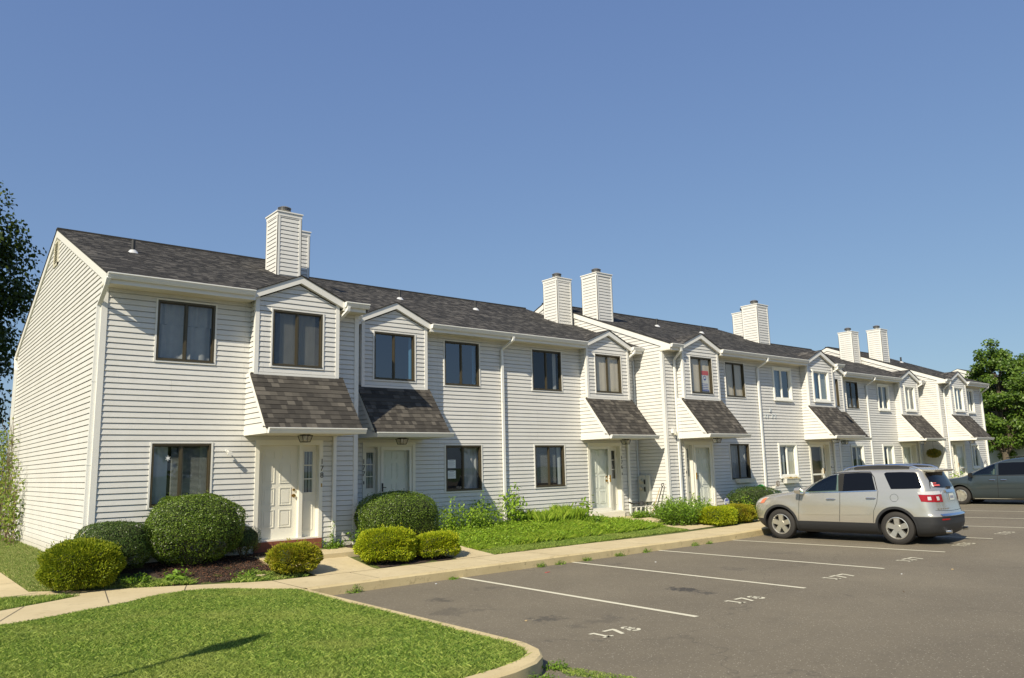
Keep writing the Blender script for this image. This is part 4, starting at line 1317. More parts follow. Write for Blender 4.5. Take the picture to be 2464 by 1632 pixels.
# shovel and stake leaning on the wall
t_ = thing('shovel', 'long handled shovel with black D grip leaning by the meters', 'shovel', (16.86, .45, .15))
m = MB(); m.tube([(16.93, .22, 1.10), (16.84, .42, .45)], .016, 8); m.build('shaft', 'darkgrey', t_, smooth=True)
m = MB(); m.tube([(16.93, .22, 1.08), (16.88, .21, 1.14), (16.89, .20, 1.20), (16.99, .20, 1.20), (16.98, .21, 1.14), (16.93, .22, 1.08)], .014, 8); m.build('grip', 'black', t_, smooth=True)
m = MB(); m.box(16.74, 16.94, .41, .425, .15, .47); m.build('blade', 'darkgrey', t_)
m = MB(); m.tube([(16.84, .25, 1.06), (16.42, .30, .20)], .014, 8)
tag(m.build('wooden_pole', 'wood', smooth=True), 'thin pale wooden pole leaning left of the shovel', 'pole')
# security sign (octagon) in the bed
t_ = thing('yard_sign', 'blue octagonal security company sign on a stake above the golden shrubs', 'sign', (18.76, -.95, .0))
n8 = lambda r_, yy: [(18.76 + r_ * math.cos(math.pi / 8 + k * math.pi / 4), yy, .53 + r_ * math.sin(math.pi / 8 + k * math.pi / 4)) for k in range(8)]
m = MB(); m.prism(n8(.145, -.95), (0, 0, 0), (0, .012, 0)); b_ = m.build('sign_board', 'paper', t_)
m = MB(); m.prism(n8(.135, -.952), (0, 0, 0), (0, .001, 0)); m.build('blue_face', 'blue', t_)
m = MB()
A = n8(.112, -.9535); B = n8(.104, -.9535)
for k in range(8): m.face([A[k], A[(k + 1) % 8], B[(k + 1) % 8], B[k]])
m.build('white_outline', 'paper', t_)
text_mesh('lettering', 'ADT', .115, 'paper', (18.76, -.955, .49), (1, 0, 0), (0, 0, 1), t_, .001, bold=.006)
m = MB(); m.cyl((18.76, -.94, -.0), .008, .42, 6); m.build('stake', 'darkgrey', t_)


def wbox(name, x0, x1, y0, z0, z1, lab, mat, plants):
    t_ = thing(name, lab, 'window box', ((x0 + x1) / 2, y0, z0))
    m = MB(); i_ = .05
    m.prism([(x0, y0 - .19, z1), (x1, y0 - .19, z1), (x1, y0, z1), (x0, y0, z1)], (0, 0, -.012), (0, 0, 0))
    P = [(x0, y0 - .18, z1), (x1, y0 - .18, z1), (x1, y0, z1), (x0, y0, z1)]; Q = [(x0 + i_, y0 - .14, z0), (x1 - i_, y0 - .14, z0), (x1 - i_, y0, z0), (x0 + i_, y0, z0)]
    for k in range(4): j = (k + 1) % 4; m.face([P[k], P[j], Q[j], Q[k]])
    m.face(Q)
    m.build('trough', mat, t_)
    return t_


wbox('window_box', 20.72, 21.72, .04, 1.10, 1.24, 'empty white planter box under a dark lower window', 'trim', 0)
fb = wbox('window_box', 23.74, 24.66, .04, .99, 1.17, 'white flower box with dry orange flowers under a white window', 'trim', 1)
t_ = thing('valve_wheel', 'rusty gas valve with hand wheel on the siding below the flower box side', 'valve', (23.1, 0, .9))
m = MB()
for k in range(16):
    a0, a1 = k * math.pi / 8, (k + 1) * math.pi / 8
    m.tube([(23.14 + .1 * math.cos(a0), -.12, 1.0 + .1 * math.sin(a0)), (23.14 + .1 * math.cos(a1), -.12, 1.0 + .1 * math.sin(a1))], .010, 6)
for k in range(3): a0 = k * math.pi / 3; m.tube([(23.14 - .1 * math.cos(a0), -.12, 1.0 - .1 * math.sin(a0)), (23.14 + .1 * math.cos(a0), -.12, 1.0 + .1 * math.sin(a0))], .007, 6)
m.build('hand_wheel', 'rust', t_, smooth=True)
m = MB(); m.cyl((22.93, -.08, .84), .09, .08, 14); m.tube([(22.9, -.06, .88), (23.14, -.06, .92), (23.14, -.12, 1.0)], .03, 8); m.tube([(22.95, -.06, .8), (22.95, -.06, .2)], .025, 8); m.build('valve_body', 'gaspipe', t_, smooth=True)
t_ = thing('hose_reel', 'bright green plastic hose reel at the wall near the silver car hood', 'hose reel', (21.8, -.3, .5))
m = MB()
for k in range(14):
    a0, a1 = math.pi * k / 14 - .1, math.pi * (k + 1) / 14 - .1
    m.tube([(21.8 + .27 * math.cos(a0), -.25, .72 + .25 * math.sin(a0)), (21.8 + .27 * math.cos(a1), -.25, .72 + .25 * math.sin(a1))], .055, 8)
m.build('green_hoop', 'greenplastic', t_, smooth=True)
m = MB(); m.box(21.55, 22.08, -.4, -.1, .2, .70); m.build('stand', 'greenplastic', t_)

# ------------------------------------------------------------------ foliage
RNG = np.random.default_rng(11)


def quads_obj(name, V, mat, parent=None, k=4):
    """V: (n,k,3) array of separate faces"""
    n = V.shape[0]
    me = bpy.data.meshes.new(name)
    me.vertices.add(n * k); me.loops.add(n * k); me.polygons.add(n)
    me.vertices.foreach_set('co', V.reshape(-1).astype(np.float32))
    me.loops.foreach_set('vertex_index', np.arange(n * k, dtype=np.int32))
    me.polygons.foreach_set('loop_start', np.arange(0, n * k, k, dtype=np.int32))
    me.update(calc_edges=True)
    me.materials.append(M[mat])
    return mesh_obj(name, me, parent)


def unit(v): return v / np.maximum(np.linalg.norm(v, axis=-1, keepdims=True), 1e-9)


def leaves(P, Nrm, L, W, rnd=.7, droop=0.0, curl=.15):
    n = len(P)
    nrm = unit(Nrm + RNG.normal(0, rnd, (n, 3)))
    d = unit(np.cross(nrm, RNG.normal(0, 1, (n, 3))))
    d[:, 2] -= droop; d = unit(d)
    s = unit(np.cross(d, nrm))
    l = L * RNG.uniform(.65, 1.25, (n, 1)); w = W * RNG.uniform(.7, 1.2, (n, 1))
    b = P - d * l * .5; t = P + d * l * .5 - nrm * l * curl
    return np.stack([b, P + s * w * .5 - nrm * l * curl * .2, t, P - s * w * .5 - nrm * l * curl * .2], 1)


def lumps(D, seed, amp, fr=4.0):
    r = np.random.default_rng(seed)
    o = np.zeros(len(D))
    for _ in range(7):
        k = r.normal(0, fr, 3); ph = r.uniform(0, 6.28)
        o += np.sin(D @ k + ph)
    return o / 7 * amp * 1.8


def bush(name, label, cat, c, rx, ry, rz, n, L, W, mat, e=2.4, amp=.08, seed=1, zlow=-.75, rnd=.7, group=None, core=.80, stems=6, zc=None, leggy=0.0, parts=('foliage', 'dark_core', 'stem'), fuzz=.05, tip=False):
    """c: ground point; crown centre is rz*|zlow| above it (or zc)"""
    root = thing(name, label, cat, c, group)
    cz = c[2] + (zc if zc is not None else rz * abs(zlow) + .04)
    cen = np.array([c[0], c[1], cz]); R = np.array([rx, ry, rz])
    D = unit(RNG.normal(0, 1, (int(n * 1.6), 3)))
    keep = D[:, 2] > zlow * RNG.uniform(.85, 1.1, len(D))
    D = D[keep][:n]
    rr = (np.abs(D[:, 0]) ** e + np.abs(D[:, 1]) ** e + np.abs(D[:, 2]) ** e) ** (-1 / e)
    f = 1 + lumps(D, seed, amp) + lumps(D, seed + 5, amp * .5, 11) - np.abs(RNG.normal(0, fuzz, len(D))) + (RNG.random(len(D)) < .03) * RNG.uniform(0, .07, len(D))
    if leggy:
        low = (D[:, 2] < -.25) & (RNG.random(len(D)) < leggy * (0.6 + lumps(D, seed + 9, 1.0, 7)))
        D, rr, f = D[~low], rr[~low], f[~low]
    P = cen + D * (rr * f)[:, None] * R
    # a few shoots stand proud of the clipping line
    sh_ = (RNG.random(len(D)) < .012) & (D[:, 2] > .1)
    P[sh_] += D[sh_] * RNG.uniform(.02, .09, (sh_.sum(), 1)) + np.array([0, 0, .02])
    P[:, 2] = np.maximum(P[:, 2], c[2] + .015)
    V = leaves(P, D / R, L, W, rnd, curl=.1 if tip else .15)
    if tip:   # feathery sprays point outwards
        n_ = len(P); d = unit(D / R + RNG.normal(0, .55, (n_, 3)) + np.array([0, 0, .35])); s_ = unit(np.cross(d, RNG.normal(0, 1, (n_, 3))))
        l = L * RNG.uniform(.6, 1.3, (n_, 1)); w_ = W * RNG.uniform(.6, 1.2, (n_, 1))
        V = np.stack([P - d * l * .5, P + s_ * w_ * .5 + d * l * .1, P + d * l * .55, P - s_ * w_ * .5 + d * l * .1], 1)
    # inner leaves
    m = n // 3
    D2 = unit(RNG.normal(0, 1, (m, 3))); D2[:, 2] = np.where(D2[:, 2] < zlow, -D2[:, 2], D2[:, 2])
    P2 = cen + D2 * RNG.uniform(.6, .95, (m, 1)) * R; P2[:, 2] = np.maximum(P2[:, 2], c[2] + .02)
    if leggy: P2 = P2[P2[:, 2] > cz - rz * .35]; D2 = D2[:len(P2)]
    V = np.concatenate([V, leaves(P2, D2, L, W, 1.2)], 0)
    quads_obj(parts[0], V, mat, root)
    if core and tip: core = .72
    if core:  # solid core added to stop light leaking through the foliage
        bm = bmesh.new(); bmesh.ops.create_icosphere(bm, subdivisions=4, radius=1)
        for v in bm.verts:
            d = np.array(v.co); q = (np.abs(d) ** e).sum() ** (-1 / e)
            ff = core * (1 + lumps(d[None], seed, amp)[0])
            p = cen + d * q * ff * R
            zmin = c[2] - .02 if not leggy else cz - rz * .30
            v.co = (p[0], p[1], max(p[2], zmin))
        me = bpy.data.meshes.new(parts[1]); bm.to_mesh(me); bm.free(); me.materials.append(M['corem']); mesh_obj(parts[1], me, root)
    for k in range(stems):
        a = RNG.uniform(0, 6.28); r0 = RNG.uniform(0, .12)
        m_ = MB(); x0_, y0_ = c[0] + math.cos(a) * r0 * rx, c[1] + math.sin(a) * r0 * ry
        pts = [(x0_, y0_, c[2] - .05)]
        for q in (.35, .7, 1.0): pts.append((c[0] + math.cos(a) * (r0 + .55 * q) * rx + RNG.normal(0, .02), c[1] + math.sin(a) * (r0 + .55 * q) * ry + RNG.normal(0, .02), c[2] + (cz - c[2]) * q))
        m_.tube(pts, .014, 6, .006); m_.build(parts[2], 'stem', root, smooth=True)
    return root


M['corem'] = plain('dark_shrub_core', (0.030, 0.040, 0.010), 0.95, var=0.5, scale=60)  # dark tone stands in for the shaded inside of the shrubs

SB = 'clipped boxwood shrubs by the front wall'
SG = 'golden thread shrubs along the walk'
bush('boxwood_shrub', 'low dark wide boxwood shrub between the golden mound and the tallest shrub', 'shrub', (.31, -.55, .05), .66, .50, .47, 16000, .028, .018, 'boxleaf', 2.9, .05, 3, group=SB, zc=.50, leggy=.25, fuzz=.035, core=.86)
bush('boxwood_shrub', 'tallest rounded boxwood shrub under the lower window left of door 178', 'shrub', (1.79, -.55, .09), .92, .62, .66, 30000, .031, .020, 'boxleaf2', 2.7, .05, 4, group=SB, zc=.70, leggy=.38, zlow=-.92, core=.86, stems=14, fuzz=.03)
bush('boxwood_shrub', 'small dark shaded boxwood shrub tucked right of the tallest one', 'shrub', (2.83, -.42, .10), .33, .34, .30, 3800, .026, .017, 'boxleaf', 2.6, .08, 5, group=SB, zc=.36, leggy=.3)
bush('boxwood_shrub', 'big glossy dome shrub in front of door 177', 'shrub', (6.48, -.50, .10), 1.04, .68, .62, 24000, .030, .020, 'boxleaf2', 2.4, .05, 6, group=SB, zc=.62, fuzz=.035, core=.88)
bush('golden_shrub', 'largest golden green mound shrub at the left end of the bed', 'golden shrub', (-.28, -1.12, -.04), .64, .56, .42, 20000, .052, .022, 'gold2', 2.4, .09, 7, group=SG, rnd=.9, tip=True, zc=.38)
bush('golden_shrub', 'small flat topped golden shrub beside the path of door 178', 'golden shrub', (3.14, -2.25, -.06), .44, .36, .26, 12000, .046, .020, 'goldred', 3.4, .10, 8, group=SG, tip=True, zc=.28, leggy=.2)
bush('golden_shrub', 'larger bright golden shrub right of the landing of 178', 'golden shrub', (5.26, -2.10, -.06), .63, .44, .34, 17000, .048, .020, 'gold', 3.1, .085, 9, group=SG, tip=True, zc=.36)
bush('golden_shrub', 'smaller bright golden shrub next to the larger one, before the big dome shrub', 'golden shrub', (6.44, -2.18, -.06), .53, .38, .25, 12000, .048, .020, 'gold', 3.0, .12, 10, group=SG, tip=True, zc=.27, leggy=.2)
bush('golden_shrub', 'golden shrub left below the blue octagonal sign', 'golden shrub', (16.85, -1.95, -.02), .66, .45, .29, 11000, .055, .02, 'gold', 2.8, .09, 12, group=SG, tip=True, zc=.25)
bush('golden_shrub', 'golden shrub with brown patches right below the blue octagonal sign', 'golden shrub', (17.98, -1.90, -.02), .56, .45, .29, 10000, .055, .02, 'goldred', 2.8, .10, 13, group=SG, tip=True, zc=.25)
bush('hedge_shrub', 'dark brownish shrub behind the golden ones near the car hood', 'shrub', (20.3, -.95, .08), 1.35, .5, .48, 9000, .045, .025, 'boxleaf', 2.8, .08, 14, zc=.42)
bush('hedge_shrub', 'low dark green shrub between the two parked cars', 'shrub', (40.4, -1.9, .18), 1.5, .6, .42, 6000, .06, .03, 'boxleaf', 2.6, .08, 15, zc=.40)


def leafy(name, label, cat, c, rx, ry, hgt, nst, nl, L, W, mat, seed=0, group=None, spread=.5, lean=(0, 0)):
    """loose plant: arching stems with leaves along them, all in one mound"""
    r = np.random.default_rng(seed)
    root = thing(name, label, cat, c, group)
    mb = MB(); P = []; Nn = []
    for k in range(nst):
        a = r.uniform(0, 6.28); q = math.sqrt(r.random())
        bx_, by_ = c[0] + math.cos(a) * q * rx * .7, c[1] + math.sin(a) * q * ry * .7
        hh = hgt * r.uniform(.55, 1.0) * (1 - .35 * q)
        dx, dy = math.cos(a) * spread * rx * q + lean[0], math.sin(a) * spread * ry * q + lean[1]
        pts = []
        for t in np.linspace(0, 1, 6):
            pts.append((bx_ + dx * t * t + r.normal(0, .01), by_ + dy * t * t + r.normal(0, .01), c[2] - .03 + hh * t))
        mb.tube(pts, .007, 5, .003)
        for _ in range(nl):
            t = r.uniform(.12, 1.0); i = min(int(t * 5), 4); u = t * 5 - i
            p = np.array(pts[i]) * (1 - u) + np.array(pts[i + 1]) * u
            off = r.normal(0, 1, 3) * np.array([1, 1, .5]) * L * .75
            P.append(p + off); Nn.append([off[0] * .5, off[1] * .5, 1.0 * L])
    P = np.array(P); P[:, 2] = np.maximum(P[:, 2], c[2] + .01)
    quads_obj('foliage', leaves(P, unit(np.array(Nn)), L, W, .45, droop=.3), mat, root)
    mb.build('stem', 'weedstem', root, smooth=True)
    return root


M['weedstem'] = plain('weed_stem', (0.12, 0.17, 0.04), 0.8)
GW = 'tall weeds along the wall of 177 and 176'
leafy('weed_plant', 'leafy light weed clump right of the big dome shrub at the wall', 'weed', (9.0, .45, .13), .75, .45, 1.15, 40, 30, .095, .045, 'weed', 21, GW)
leafy('weed_plant', 'second leafy weed clump beneath the window with papers', 'weed', (10.0, .75, .14), .55, .40, 1.30, 26, 32, .095, .045, 'weed', 22, GW)
leafy('weed_plant', 'tallest single weed at the downspout between 177 and 176', 'weed', (11.15, .85, .14), .30, .25, 1.60, 11, 44, .13, .06, 'weed', 23, GW)
leafy('weed_plant', 'single broad leaved weed standing at the wall left of door 176', 'weed', (13.9, .80, .15), .22, .2, 1.05, 5, 30, .15, .07, 'weed', 24, GW)
leafy('weed_plant', 'short leafy weed in front of the grass left of landing 176', 'weed', (13.1, -.55, .10), .30, .24, .42, 10, 24, .085, .05, 'weed2', 25, GW)
leafy('weed_plant', 'low green weeds at the foot of the downspout of 178', 'weed', (4.98, -.2, .13), .30, .14, .26, 14, 18, .07, .04, 'weed2', 26)
leafy('vine_shoot', 'thin vine climbing the white downspout of 178', 'vine', (4.98, -.14, .13), .05, .04, .82, 3, 30, .05, .03, 'weed', 27, spread=.1)
leafy('weed_plant', 'dark leafy sprout between the downspout of 178 and the big dome shrub', 'weed', (5.62, -.35, .10), .26, .22, .62, 16, 26, .075, .045, 'weed2', 28)
leafy('weed_plant', 'small leafy plant with curled leaves on the mulch below the tallest shrub', 'weed', (1.15, -1.62, .0), .14, .12, .22, 6, 12, .10, .055, 'weed2', 29)
leafy('weed_plant', 'low pale weed patch right of the largest golden mound', 'weed', (.55, -1.45, .0), .34, .22, .16, 16, 18, .055, .035, 'weed2', 30)
leafy('weed_plant', 'little weeds on the mulch left of the small golden shrub', 'weed', (2.35, -2.05, -.03), .28, .16, .16, 12, 14, .05, .028, 'weed2', 31)
leafy('weed_plant', 'low weeds before the landing corner of 178', 'weed', (5.35, -1.45, .05), .30, .22, .28, 12, 16, .07, .035, 'weed2', 32)
leafy('leafy_bush', 'large loose green bush left of the golden shrub by the meters', 'bush', (15.92, -1.25, .02), 1.05, .62, 1.0, 120, 46, .075, .04, 'weed2', 33)
leafy('leafy_bush', 'loose green bush with pale shoots before the door left of the octagonal sign', 'bush', (17.35, -.75, .07), .62, .45, .95, 46, 36, .08, .04, 'weed', 34)
leafy('leafy_bush', 'yellowing sprouting shrub right of the electric meters', 'bush', (17.0, -.1, .12), .22, .24, 1.05, 12, 30, .07, .04, 'weed', 35)
leafy('leafy_bush', 'low green plants under the gas pipes', 'bush', (16.1, .35, .14), .60, .25, .34, 30, 20, .08, .05, 'weed2', 36)
leafy('leafy_bush', 'bushy green weeds beside the car fender', 'bush', (19.4, -1.75, .0), .95, .5, .55, 50, 30, .08, .045, 'weed2', 37)
leafy('leafy_bush', 'tall pale leaved plant rising above the dark hedge', 'bush', (19.2, -1.25, .05), .30, .25, .92, 12, 26, .11, .035, 'weed', 38)
leafy('leafy_bush', 'small green plant on the siding right of the flower box', 'bush', (25.2, -.35, .15), .3, .25, .75, 10, 24, .09, .05, 'weed2', 39)
leafy('leafy_bush', 'climbing green shoot at the corner right of the hanging basket', 'bush', (39.2, .0, .17), .22, .2, 1.35, 8, 34, .13, .07, 'weed', 40)
t_ = leafy('box_flowers', 'dry orange flowers growing in the flower box', 'flowers', (24.2, -.05, 1.15), .50, .07, .13, 26, 12, .05, .03, 'dryflower', 41)
# weeds growing in the kerb joint
for i, (x_, s_) in enumerate(((3.45, .16), (5.55, .07), (7.9, .13), (8.45, .12), (9.3, .12), (10.4, .13), (11.35, .12), (13.3, .13), (13.9, .10), (17.5, .08))):
    leafy('kerb_weed', ['spiky weed tuft at the kerb corner near the lawn tip', 'tiny weed at the kerb by the first stall line', 'weed tuft in the kerb joint left of the second stall line', 'weed tuft in the kerb joint right at the second stall line', 'third weed tuft along the kerb past the second stall line', 'fourth weed tuft along the kerb', 'fifth weed tuft along the kerb before the third stall line', 'weed tuft at the kerb past the third stall line', 'small weed tuft at the kerb before the silver car', 'flat weed at the kerb near the front wheel of the silver car'][i],
          'weed', (x_, kerby(x_) - .04, lotz(x_)), s_ * 1.1, .05, s_ * 1.25, 12, 14, .045, .014, 'weed2', 50 + i, 'weeds in the kerb joint')
leafy('kerb_weed', 'weed tuft at the rounded island kerb nose', 'weed', (2.46, -10.45, -.26), .12, .12, .14, 14, 14, .05, .016, 'weed2', 71)
leafy('kerb_weed', 'weed tuft at the frame edge by the island kerb', 'weed', (2.0, -10.78, -.26), .14, .1, .15, 16, 14, .05, .016, 'weed2', 72)
# vines at the back of the open gable wall
GV = 'vines climbing the back of the gable wall'
def vine(label, y0, y1, zt, n, seed, x=-.22):
    r = np.random.default_rng(seed)
    root = thing('climbing_vine', label, 'vine', (x, (y0 + y1) / 2, .1), GV)
    mb = MB(); P = []
    for k in range(9):
        yy = r.uniform(y0, y1); pts = []
        hh = zt * r.uniform(.55, 1.0)
        for t in np.linspace(0, 1, 10): pts.append((x + r.normal(0, .05), yy + r.normal(0, .06) + (y1 - y0) * .1 * math.sin(t * 5 + k), .1 + hh * t))
        mb.tube(pts, .012, 5, .004)
        for _ in range(n // 9):
            t = r.random() ** .8; i = min(int(t * 9), 8)
            P.append(np.array(pts[i]) + r.normal(0, 1, 3) * np.array([.10, .22, .14]))
    P = np.array(P); P[:, 0] = np.minimum(P[:, 0], -.03)
    Nn = np.tile(np.array([[-1.0, -.4, .4]]), (len(P), 1))
    quads_obj('foliage', leaves(P, Nn, .095, .075, .8, droop=.3), 'vineleaf', root)
    mb.build('stem', 'stem', root, smooth=True)
M['vineleaf'] = leaf_mat('vine_leaves', [(0.07, 0.11, 0.012), (0.12, 0.19, 0.02), (0.19, 0.26, 0.03), (0.27, 0.28, 0.05)], .35, .5)
vine('nearer leafy vine on the gable wall, reaching below eave height', 8.0, 9.3, 2.4, 480, 81)
vine('taller vine around the rear downspout of the gable wall', 10.3, 11.8, 3.8, 950, 82)
vine('thin vine top between the two denser vines', 9.3, 10.3, 3.9, 150, 83)
leafy('leafy_bush', 'overgrown bush past the back corner of the gable wall', 'bush', (-1.6, 15.5, .1), 1.6, 1.3, 3.6, 70, 60, .13, .08, 'vineleaf', 84)


# ------------------------------------------------------------------ trees
def tree(name, label, c, hgt, crown, trunk_r, zc0, nclump, nleaf, L, W, mat, seed, csize=.6, gap=.0, group=None):
    """crown: (cx,cy,cz,rx,ry,rz); limbs reach the clumps"""
    r = np.random.default_rng(seed)
    root = thing(name, label, 'tree', c, group)
    cx, cy, cz, rx, ry, rz = crown
    mb = MB()
    top = cz + rz * .5
    tp = [(c[0] + math.sin(t * 4) * .05 * trunk_r * 3, c[1] + math.cos(t * 5) * .04, c[2] - .2 + (top - c[2] + .2) * t) for t in np.linspace(0, 1, 9)]
    mb.tube(tp, trunk_r, 10, trunk_r * .18)
    mb.tube([(c[0], c[1], c[2] - .15), (c[0], c[1], c[2] + .25)], trunk_r * 1.45, 10, trunk_r)
    mb.build('trunk', 'bark', root, smooth=True)
    # clumps: mostly on the crown surface
    D = unit(r.normal(0, 1, (nclump, 3)))
    q = 1 - np.abs(r.normal(0, .22, nclump))
    lum = 1 + lumps(D, seed, .22, 3.2)
    Cc = np.array([cx, cy, cz]) + D * (q * lum)[:, None] * np.array([rx, ry, rz])
    # taper towards the top and flatten below
    V = []
    lb = MB()
    for k, p in enumerate(Cc):
        if k < 60:
            z0 = max(c[2] + (zc0 - c[2]) * .9, p[2] - 1.6 - r.random() * 1.5); z0 = min(z0, top * .93)
            b = np.array([c[0], c[1], z0]); m = (b + p) / 2 + np.array([0, 0, .25])
            lb.tube([b, m, p], trunk_r * .28, 5, .012)
    lb.build('limbs', 'bark', root, smooth=True)
    per = nleaf // nclump
    for p, d in zip(Cc, D):
        s_ = csize * r.uniform(.6, 1.25)
        o = r.normal(0, 1, (per, 3)); o = unit(o) * (r.random((per, 1)) ** .45) * s_ * np.array([1, 1, .72])
        V.append((p + o, unit(o + .5 * d + np.array([0, 0, .45]))))
    P = np.concatenate([a for a, b in V]); Nn = np.concatenate([b for a, b in V])
    global RNG
    RNG = r
    quads_obj('crown', leaves(P, Nn, L, W, .55, droop=.25), mat, root)
    return root


tree('shade_tree', 'full green tree at the right edge beyond the last townhouse', (61.0, 5.0, .2), 10, (61.9, 5.0, 6.0, 2.55, 2.8, 4.0), .27, 2.0, 240, 52000, .19, .14, 'treeleaf', 5, csize=.62)
tree('dark_tree', 'tall dark leafy tree behind the left gable wall', (-4.6, 19.0, 0), 17, (-4.1, 19.0, 7.6, 5.0, 4.4, 7.4), .4, 1.0, 460, 200000, .18, .135, 'darkleaf', 16, csize=1.25)
tree('dark_tree', 'second dark tree crown further left behind the gable wall', (-9.5, 24, 0), 15, (-9.0, 24, 7.0, 5.5, 4.5, 6.6), .4, 1.0, 200, 26000, .28, .2, 'darkleaf', 17, csize=1.25)

# row of trees across the drive, seen only as reflections in the windows and the car glass
for i, (x_, y_, hh) in enumerate(((36, -46, 10), (52, -50, 12), (66, -44, 11), (20, -56, 9), (84, -52, 12))):
    tree('lot_tree', ['round tree across the lot, first from the road end', 'tall round tree across the lot in the middle', 'round tree across the lot toward the far end', 'smaller tree across the lot behind the camera', 'last tall tree at the far end across the lot'][i], (x_, y_, -.3), hh, (x_, y_, hh * .58, 4.2, 4.2, hh * .42), .3, 2, 90, 7000, .5, .4, 'treeleaf', 60 + i, csize=1.4, group='trees across the lot')

# ------------------------------------------------------------------ grass
def pip(px, py, poly):
    inside = np.zeros(len(px), bool); n = len(poly); j = n - 1
    for i in range(n):
        xi, yi = poly[i]; xj, yj = poly[j]
        c = ((yi > py) != (yj > py)) & (px < (xj - xi) * (py - yi) / (yj - yi + 1e-12) + xi)
        inside ^= c; j = i
    return inside


def grass(name, poly, n, hgt, wid, mat, zf, seed, lean=.45, patch=.35, label=None):
    r = np.random.default_rng(seed)
    P = np.array(poly); x0_, y0_ = P.min(0); x1_, y1_ = P.max(0)
    X_ = []; 
    while sum(len(a) for a, b in X_) < n:
        px = r.uniform(x0_, x1_, n); py = r.uniform(y0_, y1_, n)
        m = pip(px, py, poly); X_.append((px[m], py[m]))
    px = np.concatenate([a for a, b in X_])[:n]; py = np.concatenate([b for a, b in X_])[:n]
    nz = np.zeros(n)
    for _ in range(6):
        k = r.normal(0, 3.2, 2); nz += np.sin(px * k[0] + py * k[1] + r.uniform(0, 6.28))
    nz /= 6
    hh = hgt * (1 + patch * nz) * r.uniform(.45, 1.2, n)
    z = np.array([zf(a, b) for a, b in zip(px, py)]) if zf(0, 0) != zf(3, -1) or zf(1, -2) != zf(9, 0) else np.full(n, zf(0, 0))
    a = r.uniform(0, 6.28, n); le = hh * np.abs(r.normal(0, lean, n))
    b = r.uniform(0, 6.28, n)
    B = np.stack([px, py, z - .004], 1)
    s_ = np.stack([np.cos(a), np.sin(a), np.zeros(n)], 1) * wid * .5 * r.uniform(.7, 1.4, (n, 1))
    T = B + np.stack([np.cos(b) * le, np.sin(b) * le, hh], 1)
    Mid = B + np.stack([np.cos(b) * le * .3, np.sin(b) * le * .3, hh * .6], 1)
    V = np.stack([B - s_, B + s_, Mid + s_ * .75, T], 1)
    return tag(quads_obj(name, V, mat), label, kind='stuff')


zi = lambda x, y: -.115
isl = [(2.42, -4.1), (2.42, -9.70), (2.36, -10.03), (2.23, -10.24), (1.99, -10.41), (1.61, -10.52), (1.16, -10.58), (-4.6, -10.7), (-6.5, -9.5), (-6.5, -6.3), (-1.78, -4.0), (-.98, -3.70), (-.03, -3.22), (.5, -2.84), (1.0, -2.66), (1.30, -2.75), (1.77, -3.08)]
grass('island_grass', isl, 520000, .040, .0036, 'grass', zi, 1, lean=.9, label='short mown grass on the kerbed island in front')
grass('wedge_grass', [(-.42, -1.85), (-1.48, -1.15), (-2.2, -.8), (-5, -.6), (-5, -4.2), (-1.63, -2.55)], 60000, .05, .005, 'grass', lambda x, y: -.10, 2, label='wedge of grass between the two walks')
grass('gable_grass', [(-.99, -.62), (-.99, 11.5), (-.03, 11.5), (-.03, -.2), (.2, -.9), (.9, -1.7), (.72, -1.71), (-.01, -1.30), (-.55, -.93)], 60000, .05, .006, 'drygrass', yardz, 3, label='thin dry grass beside the gable wall')
grass('bed_grass', [(.3, -1.45), (1.3, -1.4), (1.4, -2.0), (.72, -1.73)], 3500, .07, .006, 'grass', yardz, 4, lean=.9, label='grass edge of the mulch bed')
grass('bed_grass', [(1.9, -2.28), (2.5, -1.8), (3.3, -2.2), (3.3, -2.55), (2.3, -2.52)], 3000, .06, .006, 'grass', yardz, 5, lean=.9, label='sparse grass right in the mulch bed')
lawn2 = [(7.84, backy(8) + .01), (15.15, backy(15) + .01), (14.75, -.1), (14.4, .1), (14.3, 1.2), (8.3, 1.2), (7.66, .1), (7.70, -1.1)]
strip = [(7.84, backy(8) + .01), (15.15, backy(15) + .01), (14.9, -1.6), (7.75, -1.95)]
grass('front_grass', strip, 70000, .05, .007, 'grass', yardz, 6, lean=.7, label='mown grass strip along the walk')
rest = [(7.75, -1.97), (14.9, -1.62), (14.75, -.1), (14.4, .1), (14.3, 1.25), (7.9, 1.25), (7.66, .1)]
M['weedgrass'] = leaf_mat('weedy_grass_blades', [(0.12, 0.21, 0.015), (0.20, 0.32, 0.025), (0.29, 0.42, 0.04), (0.38, 0.46, 0.06)], .4, .5)
grass('weedy_grass', rest, 80000, .115, .008, 'weedgrass', yardz, 7, lean=.8, patch=.8, label='overgrown bright weedy grass before 177 and 176')
r9 = np.random.default_rng(9)
GP = np.stack([r9.uniform(7.8, 14.6, 15000), r9.uniform(-1.9, 1.2, 15000)], 1)
GP = GP[pip(GP[:, 0], GP[:, 1], rest)]
wv = np.sin(GP[:, 0] * 2.1) * np.sin(GP[:, 1] * 3.3 + GP[:, 0]) > -.35
GP = GP[wv]
PP = np.stack([GP[:, 0], GP[:, 1], np.array([yardz(a, b) for a, b in GP]) + r9.random(len(GP)) * .20], 1)
RNG = r9
tag(quads_obj('ground_weeds', leaves(PP, np.tile([[0, 0, 1.0]], (len(PP), 1)), .055, .035, .6), 'weed'), 'low broad leaved weeds among the overgrown grass', kind='stuff')
grass('tall_grass', [(11.6, .1), (13.3, .1), (13.3, 1.1), (11.6, 1.1)], 5000, .42, .006, 'weedgrass', yardz, 10, lean=.35, patch=.4, label='tall seeding grass at the wall of 176')
